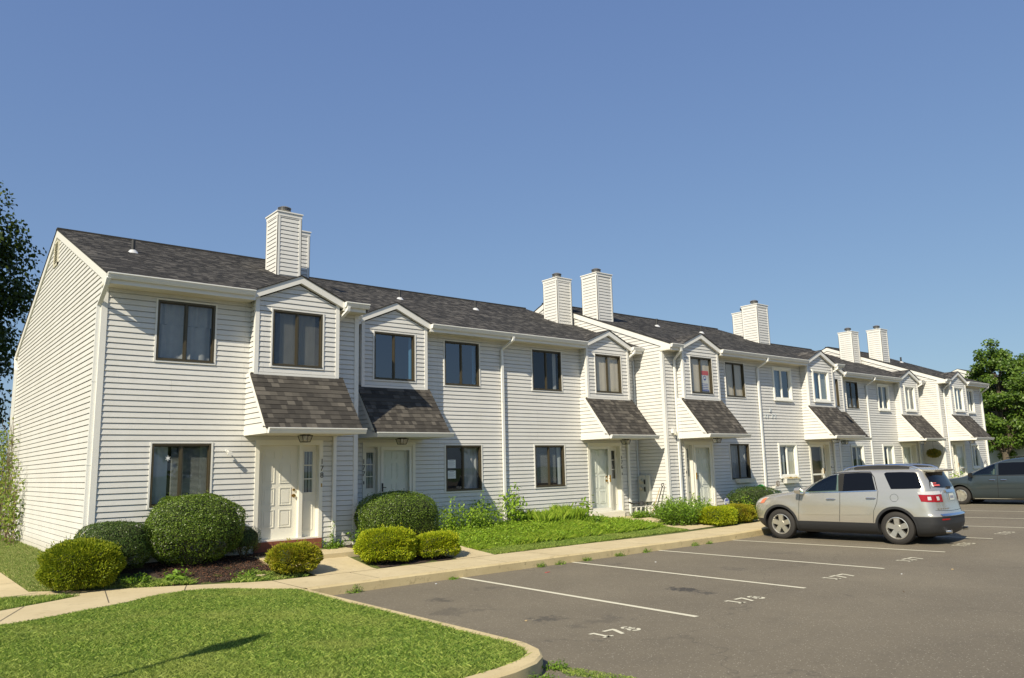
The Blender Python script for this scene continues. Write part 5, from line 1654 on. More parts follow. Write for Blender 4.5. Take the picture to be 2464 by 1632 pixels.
grass('lot_grass', [(2.44, -10.50), (2.58, -10.50), (2.72, -10.9), (2.78, -11.3), (2.6, -11.2), (2.34, -10.75)], 1500, .035, .006, 'grass', lambda x, y: -.262, 11, lean=1.0, patch=1.0, label='grass creeping over the asphalt at the island nose')
grass('bed_grass', [(16.2, -1.0), (19.7, -1.5), (19.7, -2.0), (18.3, -2.1), (16.6, -2.15)], 5000, .08, .008, 'weedgrass', yardz, 12, label='weeds in the bed by the octagonal sign')
grass('rear_grass', [(20.0, -2.0), (45, -2.0), (45, .2), (20.0, -.2)], 16000, .09, .012, 'weedgrass', yardz, 13, label='grass in front of the far townhouses')
# mulch chips
r8 = np.random.default_rng(8)
q = np.stack([r8.uniform(1.0, 3.3, 9000), r8.uniform(-2.5, -.3, 9000)], 1)
q = q[(q[:, 1] > -1.85 - (q[:, 0] - .95) * .314)]
PP = np.stack([q[:, 0], q[:, 1], np.array([yardz(a, b) for a, b in q]) + .012 + r8.random(len(q)) * .03], 1)
RNG = r8
M['chips'] = leaf_mat('bark_chips', [(0.02, 0.013, 0.009), (0.05, 0.03, 0.02), (0.10, 0.05, 0.03), (0.16, 0.07, 0.035)], 0.0, .95)
tag(quads_obj('mulch_chips', leaves(PP, np.tile([[0, 0, 1.0]], (len(PP), 1)), .04, .016, .5), 'chips'), 'dark bark chips on the bed under the shrubs', kind='stuff')
# small litter on the asphalt
for i, (x_, y_, l_, w_, a_, m_, nm_, lab) in enumerate(((7.4, -4.75, .16, .03, .1, 'red', 'litter_scrap', 'pink paper scrap on the asphalt near the kerb'), (10.05, -5.3, .05, .04, .4, 'paper', 'litter_scrap', 'white scrap in the third parking stall'),
                                                        (9.6, -10.8, .13, .014, .6, 'stem', 'twig', 'dark twig lying on the open asphalt'), (12.7, -10.3, .10, .05, .3, 'wood', 'dry_leaf', 'dry tan leaf on the open asphalt'), (5.0, -4.35, .05, .03, .2, 'paper', 'litter_scrap', 'tiny white scrap at the kerb foot'),
                                                        (3.9, -8.25, .05, .04, .2, 'wood', 'dry_leaf', 'small pale leaf by the oil spots in the first stall'), (11.5, -9.9, .04, .03, .2, 'paper', 'litter_scrap', 'tiny white scrap on the open asphalt'))):
    m = MB(); c_, s_ = math.cos(a_), math.sin(a_)
    P = [(-l_, -w_ * .4), (-l_ * .3, -w_), (l_, -w_ * .2), (l_ * .8, w_ * .5), (0, w_), (-l_ * .8, w_ * .6)]
    m.prism([(x_ + a * .5 * c_ - b * .5 * s_, y_ + a * .5 * s_ + b * .5 * c_, lotz(x_) + .002) for a, b in P], (0, 0, 0), (0, 0, .008))
    tag(m.build(nm_, m_), lab, nm_.replace('_', ' ').split()[-1])
# round stepping stone
m = MB(); m.cyl((2.50, -2.22, -.075), .10, .05, 18, r2=.085); tag(m.build('stepping_stone', 'concrete', smooth=True), 'small round pale stone at the edge of the mulch bed', 'stone')

# hanging basket on the side wall of 171
t_ = thing('hanging_basket', 'hanging basket of yellowing foliage on the side wall past the roof rails', 'hanging basket', (38.85, .72, 2.0))
m = MB(); m.tube([(39.25, .75, 2.62), (38.85, .75, 2.66)], .012, 6); m.tube([(38.85, .75, 2.66), (38.85, .75, 2.05)], .006, 5); m.build('bracket', 'black', t_)
m = MB(); m.cyl((38.85, .75, 1.86), .10, .16, 14, r2=.17); m.build('pot', 'stem', t_, smooth=True)
RNG = np.random.default_rng(90)
Dv = unit(RNG.normal(0, 1, (1800, 3))) * (RNG.random((1800, 1)) ** .4) * np.array([.34, .36, .24]) + np.array([38.85, .75, 2.04])
quads_obj('foliage', leaves(Dv, Dv - np.array([38.85, .75, 1.9]), .07, .04, .6, droop=.6), 'basket', t_)
# shepherd hook with lamp in front of 171
t_ = thing('garden_stake', 'thin dark garden hook stake with a small glass light by the last door', 'garden stake', (42.1, -.5, .15))
m = MB(); m.tube([(42.1, -.5, .1), (42.1, -.5, 1.45), (42.0, -.5, 1.6), (41.85, -.5, 1.55), (41.82, -.5, 1.45)], .012, 6); m.build('hook', 'black', t_, smooth=True)
m = MB(); m.cyl((41.82, -.5, 1.25), .06, .16, 12); m.build('glass_light', 'paper', t_, smooth=True)
# wreath like sculpture near the wall of 173
# ------------------------------------------------------------------ far building behind the tree
root = thing('far_townhouse', 'white sided building with low gable seen behind the right tree', 'building', (66, 8, .2))
mb = MB()
fy0, fy1, fx0, fx1 = 2.5, 14.0, 62.8, 74
def fout(z):
    if z < 6.3: return (fy0, fy1)
    t = (z - 6.3) / .396
    return (fy0 + t, fy1 - t)
siding(mb, fout, .2, 8.5, lambda a, z, o: (fx0 - o, a, z), zbreaks=(6.3,))
siding(mb, lambda z: (fx0, fx1), .2, 6.3, lambda a, z, o: (a, fy0 - o, z))
mb.face([(fx0, fy1, .2), (fx1, fy1, .2), (fx1, fy1, 6.3), (fx0, fy1, 6.3)]); mb.face([(fx1, fy0, .2), (fx1, fy1, .2), (fx1, fy1, 6.3), (fx1, fy0, 6.3)])
mb.build('wall', 'siding', root)
mb = MB(); ym = (fy0 + fy1) / 2; zr = 6.42 + .396 * (ym - fy0)
Lf = math.hypot(ym - fy0 + .45, (ym - fy0 + .45) * .396); cf = (ym - fy0 + .45) / Lf
roofslope(mb, lambda t: (fx0 - .1, fx1 + .1), Lf, lambda a, t, o: (a, fy0 - .45 + t * cf - o * .36, zr - .396 * (ym - fy0 + .45) + t * cf * .396 + o), expo=.286)
roofslope(mb, lambda t: (fx0 - .1, fx1 + .1), Lf, lambda a, t, o: (a, fy1 + .45 - t * cf + o * .36, zr - .396 * (ym - fy0 + .45) + t * cf * .396 + o), expo=.286)
mb.build('roof', 'shingle', root)
mb = MB()
for y_ in (fy0 - .45, fy1 + .45): beam_y(mb, (y_, zr - .396 * (ym - fy0 + .45) - .02), (ym, zr - .02), .22, fx0 - .07, fx0 - .02)
mb.box(fx0 - .03, fx0 + .1, fy0 - .03, fy0 - .001, .2, 6.3); mb.box(fx0 - .03, fx0 - .001, fy0 - .001, fy0 + .1, .2, 6.3)
mb.build('rake_board', 'trim', root)
window(root, 'window', 65, 66.2, 4.6, 5.9, fy0, 'white', F('glass', (C_, 0, .5, 0, 1)))
window(root, 'window', 69, 70.2, 4.6, 5.9, fy0, 'white', F('glass', (C_, 0, .5, 0, 1)))

# lamp post standing left of the picture, its shadow falls across the island lawn
t_ = thing('lamp_post', 'slim post lamp on the island lawn left of the view', 'lamp post', (-4.55, -9.55, -.11))
m = MB(); m.tube([(-4.55, -9.55, -.2), (-4.55, -9.55, 3.9)], .045, 10, .035); m.build('pole', 'black', t_, smooth=True)
m = MB(); m.cyl((-4.55, -9.55, 3.60), .05, .55, 12, r2=.19); m.cyl((-4.55, -9.55, 4.15), .19, .62, 12, r2=.015); m.build('lamp_head', 'black', t_, smooth=True)

# ------------------------------------------------------------------ cars
def carpaint(name, c, rough=.28, metal=.75):
    t = NT(name)
    n = t.noise(700, t.pos(), 2, .6)
    t.col(t.mix(tuple(x * .85 for x in c), tuple(min(1, x * 1.12) for x in c), n))
    t.set(Roughness=rough, Metallic=metal)
    t.b.inputs['Coat Weight'].default_value = 0.6
    t.b.inputs['Coat Roughness'].default_value = 0.06
    return t.m


M['silver'] = carpaint('silver_beige_paint', (0.58, 0.55, 0.48), .26, .7)
M['teal'] = carpaint('grey_green_paint', (0.052, 0.070, 0.078), .3, .5)
M['cladding'] = plain('grey_plastic_cladding', (0.020, 0.021, 0.023), .55, var=.1)
M['carglass'] = plain('dark_tinted_glass', (0.005, 0.006, 0.009), .04, 0.0, **{'Specular_IOR_Level': .22})
M['carclear'] = glass_mat('clear_green_car_glass', (0.62, 0.74, 0.66), 0.0)
M['carglass2'] = plain('green_tinted_glass', (0.018, 0.032, 0.026), .04, 0.0, **{'Specular_IOR_Level': .3})
M['rubber'] = plain('tyre_rubber', (0.022, 0.020, 0.018), .8, var=.2, scale=40)
M['chrome'] = plain('chrome', (0.75, 0.76, 0.78), .12, 1.0)
M['alloy'] = plain('machined_alloy', (0.66, 0.64, 0.58), .3, .85, var=.05)
M['well'] = plain('wheel_well_black', (0.006, 0.006, 0.006), .95)
M['taillight'] = plain('red_lens', (0.26, 0.010, 0.014), .12, var=.5, scale=45)
M['clearlens'] = plain('clear_lens', (0.62, 0.60, 0.58), .12, .3, var=.1, scale=30)
M['amber'] = plain('amber_lens', (0.55, 0.18, 0.10), .2)
M['plate'] = plain('licence_plate', (0.62, 0.63, 0.55), .5)
M['gap'] = plain('panel_gap', (0.012, 0.012, 0.012), .9)
M['interior'] = plain('car_interior', (0.05, 0.05, 0.048), .8)


def pchip(xs, ys, x):
    xs = np.array(xs, float); ys = np.array(ys, float)
    h_ = np.diff(xs); dl = np.diff(ys) / h_
    m = np.zeros(len(xs)); m[0], m[-1] = dl[0], dl[-1]
    for i in range(1, len(xs) - 1):
        if dl[i - 1] * dl[i] > 0:
            w1, w2 = 2 * h_[i] + h_[i - 1], h_[i] + 2 * h_[i - 1]
            m[i] = (w1 + w2) / (w1 / dl[i - 1] + w2 / dl[i])
    i = int(np.clip(np.searchsorted(xs, x) - 1, 0, len(h_) - 1))
    t = (min(max(x, xs[0]), xs[-1]) - xs[i]) / h_[i]
    return ys[i] * (2 * t ** 3 - 3 * t ** 2 + 1) + h_[i] * m[i] * (t ** 3 - 2 * t ** 2 + t) + ys[i + 1] * (-2 * t ** 3 + 3 * t ** 2) + h_[i] * m[i + 1] * (t ** 3 - t ** 2)


class Car:
    """local frame: s back from the nose, y lateral (+ = left side), z up"""
    def __init__(c, levels, O, f, zg, root, axles, wr, archr):
        c.L = levels; c.O = Vector((O[0], O[1], 0)); c.f = Vector((f[0], f[1], 0)).normalized()
        c.left = Vector((-c.f.y, c.f.x, 0)); c.zg = zg; c.root = root; c.ax = axles; c.wr = wr; c.ar = archr

    def W(c, s, y, z): 
        p = c.O - c.f * s + c.left * y
        return (p.x, p.y, c.zg + z)

    def lev(c, z, k): return pchip([l[0] for l in c.L], [l[k] for l in c.L], z)

    # level: z, sf, sr, hw, cf, cr
    def hw(c, s, z):
        sf, sr, hw, cf, cr = [c.lev(z, k) for k in (1, 2, 3, 4, 5)]
        n = 2.6
        if s < sf + cf: t = min(1, (sf + cf - s) / cf); w = hw * (1 - t ** n) ** (1 / n)
        elif s > sr - cr: t = min(1, (s - sr + cr) / cr); w = hw * (1 - t ** n) ** (1 / n)
        else: w = hw
        # subtle body sculpting: waist crease and flared arches
        for a in c.ax:
            d = math.hypot(s - a, (z - c.wr) * 1.0)
            if z < 1.05: w += .022 * math.exp(-((d - c.ar - .06) / .13) ** 2)
        return w

    def sfy(c, y, z):
        sf, hw, cf = c.lev(z, 1), c.lev(z, 3), c.lev(z, 4); n = 2.6
        return sf + cf * (1 - (1 - min(1, abs(y) / hw) ** n) ** (1 / n))

    def sry(c, y, z):
        sr, hw, cr = c.lev(z, 2), c.lev(z, 3), c.lev(z, 5); n = 2.6
        return sr - cr * (1 - (1 - min(1, abs(y) / hw) ** n) ** (1 / n))

    def outline(c, z, N=40):
        sf, sr, hw, cf, cr = [c.lev(z, k) for k in (1, 2, 3, 4, 5)]
        half = []
        n = 2.6
        for k in range(14):      # front corner
            th = math.pi / 2 * k / 13
            t = max(0, math.cos(th)) ** (2 / n); y = max(0, math.sin(th)) ** (2 / n)
            half.append((sf + cf - cf * t, hw * y))
        for k in range(1, 26): half.append((sf + cf + (sr - cr - sf - cf) * k / 26, hw))
        for k in range(14):
            th = math.pi / 2 * k / 13
            t = max(0, math.sin(th)) ** (2 / n); y = max(0, math.cos(th)) ** (2 / n)
            half.append((sr - cr + cr * t, hw * y))
        out = []
        for i, (s, y) in enumerate(half):
            if 0 < i < len(half) - 1:
                y = c.hw(s, z) if y > .5 * hw else y
            out.append((s, y))
        return out + [(s, -y) for s, y in out[::-1]]

    def body(c, mat, zsplit, win=None):
        zs = sorted(set([l[0] for l in c.L] + list(np.linspace(c.L[0][0], c.L[-1][0], 46)) + [zsplit]))
        bm = bmesh.new(); rings = []
        for z in zs: rings.append([bm.verts.new(c.W(s, y, z)) for s, y in c.outline(z)])
        n = len(rings[0])
        for a, b in zip(rings[:-1], rings[1:]):
            for i in range(n):
                j = (i + 1) % n
                try: bm.faces.new((a[i], a[j], b[j], b[i]))
                except ValueError: pass
        bm.faces.new(rings[0][::-1]); bm.faces.new(rings[-1])
        bmesh.ops.remove_doubles(bm, verts=bm.verts, dist=2e-4)
        bmesh.ops.recalc_face_normals(bm, faces=bm.faces)
        me = bpy.data.meshes.new('body'); bm.to_mesh(me); bm.free()
        me.materials.append(M[mat]); me.materials.append(M['well'])
        ob = mesh_obj('body', me)
        cb = bmesh.new()
        for a in c.ax:
            for sg in (1, -1):
                N = 40; r0 = [], []
                for k in range(N):
                    th = 2 * math.pi * k / N
                    for q, yy in ((0, sg * .66), (1, sg * 1.3)):
                        r0[q].append(cb.verts.new(c.W(a + math.cos(th) * c.ar, yy, c.wr + .01 + math.sin(th) * c.ar)))
                for k in range(N):
                    j = (k + 1) % N; cb.faces.new((r0[0][k], r0[0][j], r0[1][j], r0[1][k]))
                cb.faces.new(r0[0]); cb.faces.new(r0[1][::-1])
        if win:      # opening through the cabin behind the front side windows
            A_ = [cb.verts.new(c.W(s, 1.25, z)) for s, z in win]; B_ = [cb.verts.new(c.W(s, -1.25, z)) for s, z in win]
            k_ = len(win)
            fs = [cb.faces.new(A_), cb.faces.new(B_[::-1])] + [cb.faces.new((A_[(i + 1) % k_], A_[i], B_[i], B_[(i + 1) % k_])) for i in range(k_)]
            for f_ in fs: f_.material_index = 1
        bmesh.ops.recalc_face_normals(cb, faces=cb.faces)
        cm = bpy.data.meshes.new('cutter'); cb.to_mesh(cm); cb.free(); cm.materials.append(M['well']); cm.materials.append(M['interior'])
        co = bpy.data.objects.new('cutter', cm); COL.objects.link(co)
        md = ob.modifiers.new('b', 'BOOLEAN'); md.operation = 'DIFFERENCE'; md.object = co; md.solver = 'EXACT'; md.material_mode = 'TRANSFER'
        dg = bpy.context.evaluated_depsgraph_get()
        me2 = bpy.data.meshes.new_from_object(ob.evaluated_get(dg))
        bpy.data.objects.remove(ob); bpy.data.objects.remove(co)
        # split off the plastic cladding
        bm = bmesh.new(); bm.from_mesh(me2)
        wells = [f for f in bm.faces if me2.materials[f.material_index].name.startswith('wheel_well')]
        cabin = [f for f in bm.faces if me2.materials[f.material_index].name.startswith('car_interior')]
        def sz(f):
            p = f.calc_center_median(); d = Vector((p.x, p.y, 0)) - c.O
            return -d.dot(c.f), p.z - c.zg
        low = []
        wells_, cab_ = set(wells), set(cabin)
        for f in bm.faces:
            if f in wells_ or f in cab_: continue
            s, z = sz(f)
            if z < zsplit or (s > c.ax[1] + .25 and z < zsplit + .17) or (s < c.ax[0] - .3 and z < zsplit + .05): low.append(f)
        res = []
        wells_, low_, cab_ = set(wells), set(low), set(cabin)
        for nm, sel, mt in (('body', [f for f in bm.faces if f not in low_ and f not in wells_ and f not in cab_], mat), ('cabin_lining', cabin, 'interior'), ('lower_cladding', low, 'cladding'), ('wheel_well', wells, 'well')):
            b2 = bmesh.new(); mp = {}
            for f in sel:
                vs = []
                for v in f.verts:
                    if v.index not in mp: mp[v.index] = b2.verts.new(v.co)
                    vs.append(mp[v.index])
                try: b2.faces.new(vs)
                except ValueError: pass
            if not sel: b2.free(); continue
            m_ = bpy.data.meshes.new(nm); b2.to_mesh(m_); b2.free(); m_.materials.append(M[mt])
            m_.polygons.foreach_set('use_smooth', [True] * len(m_.polygons)); m_.set_sharp_from_angle(angle=rad(38))
            res.append(mesh_obj(nm, m_, c.root))
        bm.free()
        return res[0]

    def side(c, name, bot, top, off, mat, parent, sg=1, nu=24, nv=8, th=.0):
        """panel on the flank between two polylines given as (s,z)"""
        def interp(pl, u):
            d = [0]
            for a, b in zip(pl[:-1], pl[1:]): d.append(d[-1] + math.dist(a, b))
            t = u * d[-1]
            for i in range(len(pl) - 1):
                if t <= d[i + 1] + 1e-9:
                    q = (t - d[i]) / max(1e-9, d[i + 1] - d[i]); return (pl[i][0] + (pl[i + 1][0] - pl[i][0]) * q, pl[i][1] + (pl[i + 1][1] - pl[i][1]) * q)
            return pl[-1]
        mb = MB(); G = []
        for j in range(nv + 1):
            row = []
            for i in range(nu + 1):
                a, b = interp(bot, i / nu), interp(top, i / nu)
                s, z = a[0] + (b[0] - a[0]) * j / nv, a[1] + (b[1] - a[1]) * j / nv
                row.append(c.W(s, sg * (c.hw(s, z) + off), z))
            G.append(row)
        for j in range(nv):
            for i in range(nu): mb.face([G[j][i], G[j][i + 1], G[j + 1][i + 1], G[j + 1][i]])
        return mb.build(name, mat, parent, smooth=True, sharp=60)

    def end(c, name, pts_bot, pts_top, off, mat, parent, rear=True, nu=16, nv=8):
        """panel on the nose or tail, polylines (y,z)"""
        mb = MB(); G = []
        for j in range(nv + 1):
            row = []
            for i in range(nu + 1):
                u = i / nu
                def ip(pl):
                    k = min(int(u * (len(pl) - 1)), len(pl) - 2); q = u * (len(pl) - 1) - k
                    return (pl[k][0] + (pl[k + 1][0] - pl[k][0]) * q, pl[k][1] + (pl[k + 1][1] - pl[k][1]) * q)
                a, b = ip(pts_bot), ip(pts_top)
                y, z = a[0] + (b[0] - a[0]) * j / nv, a[1] + (b[1] - a[1]) * j / nv
                s = (c.sry(y, z) + off) if rear else (c.sfy(y, z) - off)
                row.append(c.W(s, y, z))
            G.append(row)
        for j in range(nv):
            for i in range(nu): mb.face([G[j][i], G[j][i + 1], G[j + 1][i + 1], G[j + 1][i]])
        return mb.build(name, mat, parent, smooth=True, sharp=60)

    def line(c, name, pts, w, mat, parent, sg=1, off=.0035):
        mb = MB()
        for (a, b) in zip(pts[:-1], pts[1:]):
            n = max(1, int(math.dist(a, b) / .06))
            dx, dz = b[0] - a[0], b[1] - a[1]; l = math.hypot(dx, dz); px, pz = -dz / l * w / 2, dx / l * w / 2
            for k in range(n):
                q0, q1 = k / n, (k + 1) / n
                P = []
                for q, e in ((q0, -1), (q1, -1), (q1, 1), (q0, 1)):
                    s, z = a[0] + dx * q + px * e, a[1] + dz * q + pz * e
                    P.append(c.W(s, sg * (c.hw(s, z) + off), z))
                mb.face(P)
        return mb.build(name, mat, parent)

    def wheel(c, a, sg, yo, spokes, rimr, flip=False):
        """tyre + rim + spokes; yo = lateral position of the outer face"""
        wr = c.wr; tw = .24
        ang = 0.0
        def ring(prof, N=48):
            mb = MB(); R = []
            for k in range(N):
                th = 2 * math.pi * k / N
                R.append([c.W(a + math.cos(th) * r_, sg * (yo - dy), wr + math.sin(th) * r_) for (r_, dy) in prof])
            for k in range(N):
                j = (k + 1) % N
                for i in range(len(prof) - 1): mb.face([R[k][i], R[j][i], R[j][i + 1], R[k][i + 1]])
            return mb
        tyre = ring([(rimr, .03), (rimr + .015, .008), (rimr + .05, .0), (wr - .05, .008), (wr - .012, .03), (wr, .06), (wr, tw - .05), (wr - .03, tw), (rimr, tw)])
        wh = tyre.build('wheel', 'rubber', c.root, smooth=True, sharp=35)
        rim = ring([(rimr + .004, .014), (rimr - .012, .010), (rimr - .022, .02), (rimr - .03, .06), (rimr - .035, tw)])
        rim.build('rim', 'alloy', wh, smooth=True, sharp=35)
        b = MB()
        N = 32
        b.face([c.W(a + math.cos(2 * math.pi * k / N) * rimr, sg * (yo - .115), wr + math.sin(2 * math.pi * k / N) * rimr) for k in range(N)])
        b.build('brake_disc', 'well', wh)
        mb = MB()
        for k in range(spokes):
            th = 2 * math.pi * k / spokes + .3 + (a % 1)
            u = (math.cos(th), math.sin(th)); v = (-u[1], u[0])
            w0, w1 = .052, .066
            def P(r_, t_, dy): return c.W(a + u[0] * r_ + v[0] * t_, sg * (yo - dy), wr + u[1] * r_ + v[1] * t_)
            A = [P(.05, -w0, .028), P(.05, w0, .028), P(rimr - .015, w1, .022), P(rimr - .015, -w1, .022)]
            B = [P(.05, -w0 * 1.1, .08), P(.05, w0 * 1.1, .08), P(rimr - .015, w1 * 1.15, .07), P(rimr - .015, -w1 * 1.15, .07)]
            mb.face(A); 
            for i in range(4): mb.face([A[i], A[(i + 1) % 4], B[(i + 1) % 4], B[i]])
        mb.face([c.W(a + math.cos(2 * math.pi * k / 20) * .085, sg * (yo - .018), wr + math.sin(2 * math.pi * k / 20) * .085) for k in range(20)])
        for k in range(20):
            t0, t1 = 2 * math.pi * k / 20, 2 * math.pi * (k + 1) / 20
            mb.face([c.W(a + math.cos(t) * r_, sg * (yo - dy), wr + math.sin(t) * r_) for t, r_, dy in ((t0, .085, .018), (t1, .085, .018), (t1, .095, .08), (t0, .095, .08))])
        mb.build('spokes', 'alloy', wh)

    def arch(c, a, sg, mat, w=.055, t0=-18, t1=198):
        mb = MB(); N = 30
        def R(th, r_, off): 
            s, z = a + math.cos(th) * r_, c.wr + .01 + math.sin(th) * r_
            return c.W(s, sg * (c.hw(s, max(z, c.L[0][0] + .02)) + off), z)
        for k in range(N):
            th0, th1 = rad(t0 + (t1 - t0) * k / N), rad(t0 + (t1 - t0) * (k + 1) / N)
            mb.face([R(th0, c.ar - .004, .012), R(th1, c.ar - .004, .012), R(th1, c.ar + w, .010), R(th0, c.ar + w, .010)])
            mb.face([R(th0, c.ar - .004, .012), R(th1, c.ar - .004, .012), R(th1, c.ar - .004, -.06), R(th0, c.ar - .004, -.06)])
            mb.face([R(th0, c.ar + w, .010), R(th1, c.ar + w, .010), R(th1, c.ar + w, .0), R(th0, c.ar + w, .0)])
        mb.build('wheel_arch_trim', mat, c.root, smooth=True, sharp=50)


def quadbar(c, name, pts, r, mat, parent):
    m = MB(); m.tube([c.W(*p) for p in pts], r, 8); return m.build(name, mat, parent, smooth=True)


# ---- silver sport utility vehicle
root = thing('parked_car', 'silver beige sport utility car with roof rails parked in the fourth stall, seen from behind', 'car', (16.86, -3.575, -.24))
LV = [  # z, sf, sr, hw, cf, cr
    (.21, .42, 4.88, .82, .55, .35), (.30, .26, 5.05, .92, .60, .38), (.42, .12, 5.11, .975, .68, .42), (.52, .06, 5.13, .99, .72, .42), (.70, .02, 5.13, 1.0, .76, .42), (.74, .01, 5.09, 1.0, .76, .42), (.88, .02, 5.05, 1.0, .78, .42),
    (1.0, .10, 5.03, .995, .80, .42), (1.10, .27, 5.02, .985, .78, .42), (1.17, .58, 5.01, .975, .70, .42), (1.22, 1.00, 5.00, .965, .55, .42), (1.27, 1.34, 4.98, .955, .50, .40), (1.33, 1.50, 4.96, .94, .45, .38),
    (1.50, 1.86, 4.88, .895, .42, .34), (1.66, 2.20, 4.80, .845, .42, .32), (1.74, 2.42, 4.77, .805, .42, .30), (1.79, 2.64, 4.74, .74, .45, .30), (1.82, 2.88, 4.66, .62, .5, .35), (1.838, 3.2, 4.45, .40, .5, .4)]
car = Car(LV, (16.864, -3.575), (-.0803, .9968), -.24, root, (1.02, 4.04), .395, .455)
body = car.body('silver', .50, [(1.80, 1.255), (2.62, 1.285), (2.61, 1.695), (2.40, 1.665), (2.13, 1.54), (1.83, 1.285)])
for sg in (1, -1):
    for a in (1.02, 4.04):
        car.wheel(a, sg, 1.0, 5, .262); car.arch(a, sg, 'cladding')
    # glazing
    fd = car.side('front_side_glass', [(1.76, 1.235), (2.2, 1.25), (2.66, 1.265)], [(1.80, 1.27), (2.12, 1.56), (2.40, 1.685), (2.64, 1.715)], .004, 'carclear', root, sg)
    car.side('rear_side_glass', [(2.77, 1.27), (3.2, 1.29), (3.60, 1.305)], [(2.80, 1.72), (3.15, 1.735), (3.45, 1.73), (3.50, 1.70)], .004, 'carglass', root, sg)
    car.side('quarter_glass', [(3.97, 1.33), (4.3, 1.335), (4.64, 1.345), (4.69, 1.37)], [(3.80, 1.70), (3.84, 1.735), (4.2, 1.74), (4.52, 1.73), (4.57, 1.70)], .004, 'carglass', root, sg)
    car.side('pillar_trim', [(2.662, 1.267), (2.768, 1.27)], [(2.642, 1.716), (2.798, 1.72)], .003, 'gap', root, sg, 4, 8)
    car.line('belt_moulding', [(1.74, 1.222), (2.68, 1.252), (3.63, 1.290)], .022, 'chrome', root, sg, .006)
    car.line('glass_outline', [(1.78, 1.262), (1.94, 1.43), (2.12, 1.575), (2.38, 1.70), (2.62, 1.733), (3.2, 1.752), (3.46, 1.748), (3.56, 1.62), (3.64, 1.30)], .02, 'gap', root, sg, .0038)
    car.line('door_gap', [(2.70, 1.26), (2.69, .95), (2.64, .51)], .012, 'gap', root, sg)
    car.line('door_gap', [(3.66, 1.29), (3.62, 1.0), (3.53, .80), (3.50, .51)], .010, 'gap', root, sg)
    car.line('door_gap', [(1.62, 1.20), (1.58, .95), (1.55, .51)], .010, 'gap', root, sg)
    car.side('side_moulding', [(1.62, .66), (2.66, .68)], [(1.62, .715), (2.66, .735)], .010, 'silver', root, sg, 20, 3)
    car.side('side_moulding', [(2.70, .68), (3.45, .70)], [(2.70, .735), (3.42, .755)], .010, 'silver', root, sg, 14, 3)
    for s_, z_ in ((2.45, 1.065), (3.47, 1.10)):
        h_ = quadbar(car, 'door_handle', [(s_ - .12, sg * (car.hw(s_, z_) - .004), z_), (s_ - .09, sg * (car.hw(s_, z_) + .035), z_ + .008), (s_ + .09, sg * (car.hw(s_, z_) + .035), z_ + .008), (s_ + .12, sg * (car.hw(s_, z_) - .004), z_)], .015, 'chrome', root)
    # mirror
    m = MB(); z_ = 1.28; y_ = sg * .96
    pts = lambda s0, k: [(s0, y_ + sg * (.06) , z_ - .085 * k), (s0, y_ + sg * .24, z_ - .08 * k), (s0, y_ + sg * .27, z_ + .02), (s0, y_ + sg * .22, z_ + .10 * k), (s0, y_ + sg * .07, z_ + .085 * k)]
    A = [Vector(car.W(*p)) for p in pts(1.74, 1.0)]; B = [Vector(car.W(*p)) for p in pts(1.58, .75)]
    for i in range(5): m.face([A[i], A[(i + 1) % 5], B[(i + 1) % 5], B[i]])
    m.face(A); m.face(B[::-1]); m.tube([car.W(1.68, sg * .93, 1.24), car.W(1.68, y_ + sg * .1, 1.25)], .03, 8)
    mi = m.build('side_mirror', 'silver', root, smooth=True, sharp=30)
    m = MB(); m.face([car.W(1.743, q[1] * .985 + sg * .012, z_ + (q[2] - z_) * .82) for q in pts(1.74, 1.0)]); m.build('mirror_glass', 'chrome', mi)
    # roof rail
    rail = quadbar(car, 'roof_rail', [(2.72, sg * .66, 1.80), (2.86, sg * .665, 1.855), (3.1, sg * .665, 1.895), (3.6, sg * .66, 1.915), (4.1, sg * .655, 1.905), (4.42, sg * .65, 1.875), (4.58, sg * .64, 1.81)], .020, 'chrome', root)
    m = MB(); m.prism([car.W(3.0, sg * .665, 1.80), car.W(4.35, sg * .655, 1.80), car.W(4.35, sg * .655, 1.875), (car.W(3.7, sg * .66, 1.905)), car.W(3.05, sg * .665, 1.88)], car.left * -.008, car.left * .008); m.build('rail_web', 'cladding', rail)
    # lights
    tl = car.side('tail_light', [(4.66, 1.04), (4.90, 1.02), (4.985, 1.02)], [(4.60, 1.20), (4.86, 1.19), (4.975, 1.19)], .008, 'taillight', root, sg, 10, 6)
    car.side('light_strip', [(4.60, 1.205), (4.86, 1.195), (4.975, 1.195)], [(4.585, 1.265), (4.83, 1.275), (4.965, 1.275)], .008, 'clearlens', tl, sg, 10, 3)
    car.side('reflector_lens', [(4.80, 1.07), (4.86, 1.07)], [(4.79, 1.15), (4.85, 1.15)], .012, 'clearlens', tl, sg, 4, 4)
    e_ = car.end('tail_light', [(sg * .79, 1.02), (sg * .55, 1.02)], [(sg * .79, 1.19), (sg * .55, 1.20)], .010, 'taillight', root)
    car.end('light_strip', [(sg * .79, 1.195), (sg * .55, 1.205)], [(sg * .79, 1.275), (sg * .56, 1.28)], .010, 'clearlens', e_)
    car.end('reverse_lamp', [(sg * .755, 1.06), (sg * .67, 1.06)], [(sg * .755, 1.15), (sg * .67, 1.15)], .014, 'clearlens', e_, True, 4, 4)
    car.side('headlight', [(.16, .93), (.55, .97)], [(.22, 1.04), (.72, 1.115)], .006, 'clearlens', root, sg, 12, 5)
    car.side('side_marker', [(.42, .93), (.56, .95)], [(.50, 1.06), (.66, 1.095)], .010, 'amber', root, sg, 5, 4)
    car.end('rear_reflector', [(sg * .80, .60), (sg * .52, .60)], [(sg * .80, .635), (sg * .52, .635)], .006, 'taillight', root)
    m = MB(); q = Vector(car.W(5.02, sg * .60, .33)); m.tube([q, Vector(car.W(5.14, sg * .60, .335))], .045, 12); m.build('exhaust_tip', 'chrome', root, smooth=True)
